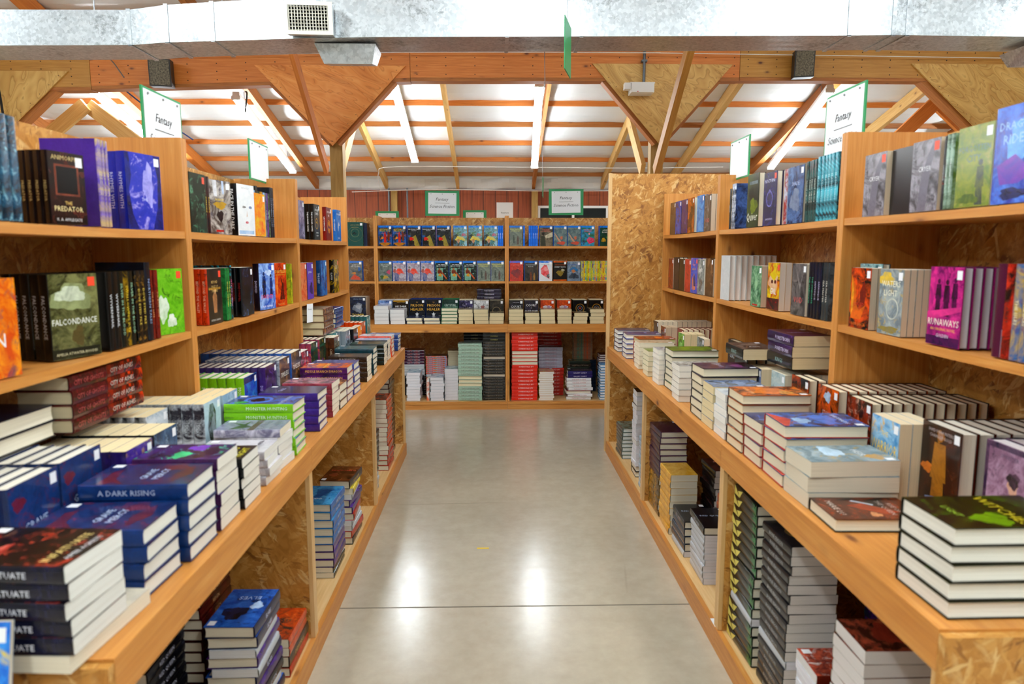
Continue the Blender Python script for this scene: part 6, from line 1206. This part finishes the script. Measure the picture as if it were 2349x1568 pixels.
# ---- stacks along the camera-left table edge
SK('L', ['nfatuate']*5+['creampb'], 160, 1297, 'the corner stack', mode=[0]*5+[2], yaw=-3)
SK('L', ['navy']*4, 319, 1225, 'the lower navy stack')
SK('L', ['navy']*5, 405, 1130, 'the taller navy stack')
SK('L', ['iridescent']*6, 472, 1072, 'its stack')
SK('L', ['jamesnight']*5, 547, 1060, 'its stack')
SK('L', ['whitebranch']*4, 616, 1035, 'the untidy white stack', jit=.014, jy=7)
SK('L', ['lavtop']+['whitebranch']*4, 668, 1000, 'the white stack by the lime one', jit=.01, jy=5)
SK('L', ['limes']*6, 713, 927, 'the lime stack')
SK('L', ['purplehc']*5, 737, 902, 'its stack')
SK('L', ['copperhc']*3, 792, 884, 'its stack')
SK('L', ['pinkpb']*6, 808, 873, 'its stack')
SK('L', ['amulet']*5, 822, 847, 'its stack')
SK('L', ['indigohc']*5, 840, 835, 'its stack')
SK('L', ['blackwitch']*5, 854, 818, 'its stack')
SK('L', ['tealhc']*5, 865, 800, 'its stack')
SK('L', ['forestpb']*5, 884, 789, 'its stack')
SK('L', ['skylt']*5, 889, 780, 'its stack')
SK('L', ['charlie', 'orangehc', 'orangehc', 'orangehc', 'orangehc'], 905, 773, 'the end stack')
SK('L', ['bluehc']*4, 917, 768, 'its stack at the table end')
# piles lying on the rows
# ---- strand-board-side table edge, nearest first
SK('R', ['bigblack']*5, 2187, 1211, 'the corner stack')
SK('R', ['coppersingle'], 1921, 1192, 'beside the corner stack')
SK('R', ['greysky']*3, 1845, 1075, 'its short stack')
SK('R', ['redblue']*5, 1795, 983, 'its stack')
SK('R', ['redblue2']*4, 1753, 976, 'its stack')
SK('R', ['redhorse']*6, 1699, 926, 'its stack')
SK('R', ['whitepbA']*6, 1650, 910, 'its stack between blue-topped and horse books')
SK('R', ['tannedpb']*5, 1613, 887, 'its stack')
SK('R', ['blackviolet']*6, 1580, 847, 'its stack')
SK('R', ['whitepbB']*6, 1558, 839, 'its stack behind the violet smoke books')
SK('R', ['greenserp']*6, 1542, 804, 'its stack')
SK('R', ['whitepbC']*7, 1514, 810, 'its stack behind the serpent books')
SK('R', ['greenpb']*5, 1478, 806, 'its stack')
SK('R', ['orangecream']+['redlow']*4, 1464, 777, 'the red-edged stack')
SK('R', ['creamA']*6, 1448, 784, 'its stack')
SK('R', ['bluethin']*5, 1427, 766, 'its stack')
SK('R', ['indigoedge']*5, 1410, 757, 'its stack')
SK('R', ['whitepbC']*4, 1400, 759, 'the last stack at the table end')
flush_rows()
SK('L', ['redvamp']*4, 0, 0, 'the stack on top of the rows', base=1.042, x=-1.06, y=1.74, mode=1, jit=.002)
SK('L', ['redfire']*4, 0, 0, 'the stack on top of the rows', base=1.042, x=-1.07, y=1.91, mode=1, jit=.002)
SK('L', ['navylying']*2, 0, 0, 'the pair on top of the navy row', base=1.042, x=-1.1, y=1.49, mode=2, jit=.002)
SK('L', ['yelnavy', 'yelspine', 'yelspine'], 646, 757, 'the little pile under the orange spines', base=1.024, mode=1, jit=.002)
SK('L', ['pocketbr']*4, 733, 712, 'the pale stack under the paper tag', base=1.02, mode=1)
SK('L', ['bluegl']*4, 770, 708, 'the short stack under the swimming creature', base=1.024, mode=1)
SK('R', ['darkpalm'], 1705, 801, 'alone on top of the black row', base=1.046, mode=1)
SK('R', ['purplyard', 'purplyard', 'darkpalm'], 1811, 769, 'the pile on top of the black row', base=1.046, mode=1)
# ---- bins under the camera-left table; z top is BZ + stack
b = BZ+.001
L1 = UY['L'][1]
SK('L', ['binblue', 'binblue', 'binwhite', 'binpurple', 'binwhite', 'binblue', 'binpurple', 'binblk', 'binwhite', 'binblue'], 0, 0, 'the pile in the near bin', base=b, x=-.70, y=1.93, jit=.006, jy=2, mode=1)
SK('L', ['binblackred']*16, 0, 0, 'the tall rear stack in the near bin', base=b, x=-.885, y=2.0, mode=1)
SK('L', ['binblk']*13, 0, 0, 'the rear stack in the near bin', base=b, x=-.92, y=1.73, mode=1)
SK('L', ['binorange', 'binorange', 'binbrown', 'binred'], 0, 0, 'the low pile by the bin wall', base=b, x=-.675, y=2.185, mode=1, jit=.002, jy=.5)
SK('L', ['binbrown']*3, 0, 0, 'the low dark pile in the near bin', base=b, x=-.75, y=1.66, mode=1)
SK('L', ['bintan']*2, 0, 0, 'the low pair in the near bin', base=b, x=-.74, y=1.5, mode=1)
SK('L', ['binblk']*3, 0, 0, 'the pile at the bin opening', base=b, x=-.70, y=1.23, jit=.01, jy=6)
SK('L', ['binlight']*5+['binpurple']*3+['bindkgreen']*2, 763, 1156, 'the blue pile in the middle bin', base=b, mode=1)
SK('L', ['bintan']*11, 0, 0, 'the tall stack against the bin wall', base=b, x=-.77, y=2.5, mode=1)
SK('L', ['binbrown', 'binyellow', 'binwhite', 'binpurple', 'binpurple', 'binred', 'binwhite', 'binwhite', 'binred', 'binblk'], 818, 1102, 'the mixed pile in the middle bin', base=b, mode=1, jit=.008, jy=4)
SK('L', ['binblk']*12, 0, 0, 'the shaded rear stack in the middle bin', base=b, x=-1.1, y=2.95, mode=1)
SK('L', ['binblk']*6+['bindkgreen']*2+['binwhite']*4, 0, 0, 'the white-edged pile in the far bin', base=b, x=-.70, y=3.87, mode=1)
SK('L', ['binred']*4+['binblk']*3+['binwhite']*6, 0, 0, 'the red-topped pile in the far bin', base=b, x=-.78, y=4.13, mode=1)
SK('L', ['binorange']*12+['binred']*3, 0, 0, 'the orange pile in the far bin', base=b, x=-.69, y=4.4, mode=1, jit=.008)
SK('L', ['binblackred']*17, 0, 0, 'the black-topped pile in the far bin', base=b, x=-.72, y=4.68, mode=1)
# ---- bins under the strand-board-side table
SK('R', ['zigzag']*11+['whitestack']+['zigzag']*4, 0, 0, 'the zigzag stack', base=b, x=.865, y=2.205, mode=1, jit=.006)
SK('R', ['mazepb']*12+['whitestack']+['mazepb']*5, 0, 0, 'the big near-bin stack', base=b, x=.87, y=1.95, mode=1)
SK('R', ['zusak']*14, 0, 0, 'the white stack in the near bin', base=b, x=.865, y=1.51, yaw=0)
SK('R', ['redsmall']+['whitestack']*9, 0, 0, 'the low pile in the near bin', base=b, x=.865, y=1.73, mode=3)
SK('R', ['purplegreen']*14, 0, 0, 'the shaded near-bin stack', base=b, x=1.12, y=1.75, mode=1)
SK('R', ['sundarkfire']*10+['yellowspine']*2, 0, 0, 'the leaning white pile in the middle bin', base=b, x=1.04, y=3.2, mode=1, jit=.012, jy=3)
SK('R', ['deckpurple']*8+['bintan']*6, 0, 0, 'the stack by the far bin wall', base=b, x=.865, y=3.57, mode=1)
SK('R', ['yellowspine']*9, 0, 0, 'the amber stack', base=b, x=.865, y=3.33, mode=1)
SK('R', ['orangepurple', 'orangepurple', 'deckpurple', 'navyblock', 'navyblock', 'navyblock', 'bluethin', 'bluethin'], 0, 0, 'the storybook pile', base=b, x=1.04, y=2.92, mode=1, jit=.008)
SK('R', ['binblk', 'navyblock', 'navyblock', 'navyblock', 'whitestack'], 0, 0, 'the slate pile at the bin edge', base=b, x=.87, y=3.07, mode=1)
SK('R', ['binblk']+['whitestack']*8, 0, 0, 'the white pile by the bin wall', base=b, x=.88, y=2.80, mode=1)
SK('R', ['binblk']*15, 0, 0, 'the dark rear stack in the middle bin', base=b, x=1.24, y=2.6, mode=1)
SK('R', ['conblack', 'whitestack', 'conblack', 'conblack']+['whitestack']*7+['redsmall']+['whitestack']*5+['binblk']*2, 0, 0, 'the tall white pile in the far bin', base=b, x=.875, y=4.23, mode=0, jit=.008)
SK('R', ['greygreen']*8, 0, 0, 'the small stack in the far bin', base=b, x=.86, y=4.62, mode=1)
SK('R', ['deckpurple']*16, 0, 0, 'the rear stack in the far bin', base=b, x=1.1, y=4.5, mode=1)
SK('R', ['whitestack2']*11, 0, 0, 'the misty stack at the bin wall', base=b, x=.865, y=3.87, mode=1)
# ---- back bookcases, upper shelves
z1, z2 = BS
BF(z1, 'clothteal', 4, 797, 'on the back top shelf')
BSp(z1, ['clothblue'], 832, 'after the teal cloth book')
for k, n, u, l in (('hgold', 4, 868, 'first on the top shelf'), ('hgold', 4, 901, 'second on the top shelf'), ('hsmoke', 4, 935, 'first of three'), ('hsmoke', 4, 968, 'second of three'), ('hsmoke', 5, 1002, 'third of three'), ('hcaves', 4, 1040, 'first of its three'), ('hcaves', 4, 1075, 'second of its three'), ('hcaves', 4, 1110, 'third of its three'),
                   ('hmid', 4, 1168, 'on the top shelf'), ('hdoor', 4, 1237, 'on the top shelf'), ('hwater', 4, 1268, 'first of the pair'), ('hwater', 4, 1300, 'second of the pair'), ('hpink', 4, 1332, 'on the top shelf'), ('hfig', 5, 1375, 'at the panel end of the top shelf')):
    BF(z1, k, n, u, l)
BSp(z1, ['hspine']*3, 1142, 'against the board after the caves books'); BSp(z1, ['hspine'], 1200, 'alone next to the midnight book'); BSp(z1, ['hspine']*5, 1213, 'in the blue five before the door book')
for k, n, u, l in (('horangesea', 4, 800, 'on the back middle shelf'), ('hgreycamp', 4, 833, 'on the back middle shelf'), ('hsnow', 4, 871, 'first of three snowy ones'), ('hsnow', 4, 903, 'second of three snowy ones'), ('hsnow', 4, 936, 'third of three snowy ones'), ('hair', 4, 971, 'first of three'), ('hair', 4, 1007, 'second of three'), ('hair', 4, 1041, 'third of three'),
                   ('hmid', 4, 1077, 'on the middle shelf, first'), ('hmid', 4, 1110, 'on the middle shelf, second'), ('hred', 4, 1169, 'on the middle shelf'), ('hdark', 4, 1202, 'on the middle shelf'), ('hwhite', 4, 1236, 'on the middle shelf'), ('hghost', 4, 1269, 'on the middle shelf'), ('hboat', 4, 1301, 'on the middle shelf')):
    BF(z2, k, n, u, l)

BSp(z2, ['yb'+k for k in 'blue purple red cyan green red blue green purple cyan pink blue red green purple pink red pink cyan blue'.split()], 1332, 'of the yellow-topped run')
# ---- back table: upright books behind stacks turned pages out
T = BT+.001
BF(T, 'towerdawn', 5, 804, 'at the near end of the back table', yf=BH+.0)
slots = [(857, 'pullman1', 6, 'white4', 5, 'p'), (893, 'hisdark', 6, 'white4', 4, 'p'), (931, 'prison', 8, 'creamhc', 2, 'p'), (971, 'prison', 8, 'creamhc', 2, 'p'), (1010, 'crystal', 7, 'greenhc', 5, 'p'), (1050, 'cosmic', 6, 'cream4', 4, 'p'), (1084, 'redfog', 7, 'cream4', 4, 'p'), (1121, 'archway', 6, 'cream4', 3, 'p'),
         (1166, 'courtone', 6, 'cream4', 4, 'p'), (1203, 'courtshadow', 6, 'cream4', 3, 'p'), (1239, 'starsea', 6, 'cream4', 4, 'p'), (1277, 'starsea', 6, 'cream4', 4, 'p'), (1314, 'clockdial', 6, 'cream4', 3, 'p'), (1352, 'clockdial', 6, 'cream4', 4, 'p')]
nm = dict(pullman1='the cloudy blue book', hisdark='the bronze book', crystal='the crystal book', cosmic='the violet starry book', redfog='the fog book', archway='the archway book', courtone='the first court book', courtshadow='the court of shadows book')
seen = {}
for u, k, n, k2, m, md in slots:
    seen[k] = seen.get(k, 0)+1; o_ = ORD[seen[k]-1]
    BF(T, k, n, u, 'on the back table, %s one' % o_ if k in ('prison', 'starsea', 'clockdial') else 'on the back table', yf=6.775)
    fr = nm.get(k) or '%s %s book' % (o_, {'prison': 'prison healer', 'starsea': 'fiery dome', 'clockdial': 'golden dial'}[k])
    BK([k2]*m, u+1, 6.55, T-.001, 'the stack before the '+fr.replace('the ', ''), 'p', jit=.004, jy=2)
x = xAt(1094, 6.83, 1.03)
BK(['trio']*3, 1094, 6.83, T+.21, 'the trio lying on upright books', 's')
# ---- back lower bays, in front then behind
B = .076
BK(['blackglow']*3+['barkpb']*20, 1113, 6.58, B, 'the bark-brown stack', 'ssssssssfsssssfssssssssf', jit=.002)
BK(['mint']*16, 1059, 6.56, B, 'the mint stack', 'sssssssssfff'+'s'*9, jit=.004)
BK(['whitestack2']+['whitestack']*9, 933, 6.56, B, 'the white stack at the lower bay start', 'p', jit=.008)
BSp(B, ['standwhite'], 979, 'between two white stacks', yf=6.58)
BK(['whitestack2']*8, 980, 6.56, B, 'the stack beside the orange-dot book', 'p', jit=.006)
BK(['whitestack2']+['whitestack']*10, 1025, 6.56, B, 'the white stack touching the mint one', 'p', jit=.001)
BK(['blackglow']*20, 1064, 6.8, B, 'the dark stack behind the mint one', 's')
BK(['wartie']*5+['whitestack']*4+['darktall']*9, 925, 6.82, B, 'the rear violet stack', 's')
BK(['rainbow']*9+['whitestack']+['rainbow']*9, 967, 6.82, B, 'the rainbow-spined stack', 's')
BK(['creamstack']*22, 1024, 6.80, B, 'the tall ivory stack', 'p')
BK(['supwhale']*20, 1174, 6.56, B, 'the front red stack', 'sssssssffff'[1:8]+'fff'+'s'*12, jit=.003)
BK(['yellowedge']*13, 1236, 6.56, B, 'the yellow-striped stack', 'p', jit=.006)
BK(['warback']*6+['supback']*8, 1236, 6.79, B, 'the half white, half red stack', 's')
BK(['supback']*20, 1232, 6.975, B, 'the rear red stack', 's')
BK(['campy']*2+['warout']*7, 1302, 6.57, B, 'the war outside pile', 'ssssssfss', jit=.012, jy=3)
BK(['greencov', 'barkpb', 'greencov']+['barkpb']*9, 1305, 6.80, B, 'the rear pile by the striped books', 's', jit=.01)
BK(['multistripe']*24+['navyblock']*9, 1316, 6.975, B, 'the teal and orange column', 's', jit=.001)
BK(['maroonwhite']*8+['binblk']*7, 1355, 6.83, B, 'the rear maroon stack', 'f', jit=.006)
BK(['blueedge']*13, 1377, 6.57, B, 'the blue stack at the panel', 'f', jit=.004)
# azure book propped outside the near table end
put('azure', (-.86, 1.05, .79), (1, .06, 0), (-.1, .2, 1), 'azure blue book with yellow stars propped outside the near table end')
settle('y')
# ================================================================ making the books from the list
def joined(d):
    ps = book_mbs(d); J = MB(); mats = []
    for nm, mb, mt in ps:
        if mt not in mats: mats.append(mt)
        k = mats.index(mt); b = len(J.v); J.v += mb.v; J.f += [tuple(i+b for i in f) for f in mb.f]; J.uv += mb.uv; J.mi += [k]*len(mb.f); J.ink += mb.ink
    return J, mats
def size_px(p):
    d = DS[p['key']]; m = p['m']; P = [proj(m @ Vector((a*d['W']/2, b*d['H']/2, c*d['T']/2))) for a in (-1, 1) for b in (-1, 1) for c in (-1, 1)]
    xs = [max(0, min(2349, q[0])) for q in P]; ys = [max(0, min(1568, q[1])) for q in P]
    return max(xs)-min(xs), max(ys)-min(ys)
# what the camera can see: rays over the frame against plain boxes of the books and the furniture
from mathutils.bvhtree import BVHTree
vs, fs, owner = [], [], []
for i, p in enumerate(PLACED):
    d = DS[p['key']]; b = len(vs)
    for a in (-1, 1):
        for e in (-1, 1):
            for c in (-1, 1): vs.append(p['m'] @ Vector((a*d['W']/2, e*d['H']/2, c*d['T']/2)))
    for q in ((0, 1, 3, 2), (4, 6, 7, 5), (0, 4, 5, 1), (2, 3, 7, 6), (0, 2, 6, 4), (1, 5, 7, 3)): fs.append(tuple(b+k for k in q)); owner.append(i)
dg = bpy.context.evaluated_depsgraph_get(); dg.update()
for o in list(C.objects):
    if o.type == 'MESH' and (o.parent and o.parent.get('category') in ('bookcase', 'sign')):
        b = len(vs); mw = Matrix.Translation(o.parent.location)
        vs += [mw @ v.co for v in o.data.vertices]
        for q in o.data.polygons: fs.append(tuple(b+k for k in q.vertices)); owner.append(-1)
tree = BVHTree.FromPolygons(vs, fs)
hits = [0]*len(PLACED); eye = Vector((0, 0, EYE)); ST = 5
for v in range(2, 1568, ST):
    for u in range(2, 2349, ST):
        loc, n, idx, dist = tree.ray_cast(eye, ray(u, v).normalized())
        if idx is not None and owner[idx] >= 0: hits[owner[idx]] += 1
LIMIT = 330
chosen = set()
for kd in ('hardcover_book', 'paperback_book'):
    ids = sorted((i for i in range(len(PLACED)) if DS[PLACED[i]['key']]['kind'] == kd and hits[i] > 0), key=lambda i: -hits[i])
    chosen |= set(ids[:LIMIT])
CACHE = {}; grp = {'hardcover_book': 'hardcovers of the book shop', 'paperback_book': 'paperbacks of the book shop'}
rest = {'hardcover_book': MB(), 'paperback_book': MB()}; restm = {}
nparts = 0
for i, p in enumerate(PLACED):
    k = p['key']; d = DS[k]; kd = d['kind']
    if i in chosen:
        cat = 'book'; w, h = size_px(p); big = hits[i] >= 14
        if (k, big) not in CACHE:
            if big: CACHE[(k, big)] = [(nm, mb.data(nm, [M[mt]], True)) for nm, mb, mt in book_mbs(d)]
            else:
                J, mats = joined(d); CACHE[(k, big)] = J.data(kd, [M[t] for t in mats], True)
        if big:
            o = bpy.data.objects.new(kd, None); o.empty_display_size = .05; C.objects.link(o)
            cv = None
            for nm, me in CACHE[(k, big)]:
                c = bpy.data.objects.new(nm, me); C.objects.link(c); c.parent = cv if nm in ('lettering', 'price_sticker') else o; nparts += 1
                if nm == 'cover': cv = c
        else:
            o = bpy.data.objects.new(kd, CACHE[(k, big)]); C.objects.link(o)
        o.matrix_world = p['m']; tag(o, p['label'], cat)
        p['o'] = o
    else:
        J, mats = joined(d); R = rest[kd]; b = len(R.v)
        ml = restm.setdefault(kd, [])
        for t in mats:
            if t not in ml: ml.append(t)
        keep = [j for j, f in enumerate(J.f) if mats[J.mi[j]] != 'lett' or (hits[i] > 0 and len(J.f) < 2500)]
        R.v += [tuple(p['m'] @ Vector(q)) for q in J.v]; 
        for j in keep: R.f.append(tuple(q+b for q in J.f[j])); R.uv.append(J.uv[j]); R.mi.append(ml.index(mats[J.mi[j]])); R.ink.append(J.ink[j])
for kd, R in rest.items():
    if R.f:
        o = bpy.data.objects.new(kd+'s', R.data(kd+'s', [M[t] for t in restm[kd]], True)); C.objects.link(o)
        tag(o, 'rest of the %ss, in the small or shaded parts of shelves, rows and bins' % kd.replace('_book', ''), 'books', None, 'stuff')
lb = {}
for i in chosen: lb.setdefault(PLACED[i]['label'], []).append(i)
gn = {}
for l, ids in lb.items():
    g = DS[PLACED[ids[0]]['key']]['desc']
    for i in ids: PLACED[i]['o']['group'] = g+'s'
vs = sc.view_settings; vs.view_transform = 'Standard'; vs.look = 'None'; vs.gamma = 1; vs.use_curve_mapping = False; vs.exposure = 0.2
sc.display_settings.display_device = 'sRGB'
sc.cycles.use_denoising = True; sc.cycles.max_bounces = 8; sc.cycles.diffuse_bounces = 4; sc.cycles.glossy_bounces = 4; sc.cycles.sample_clamp_indirect = 6
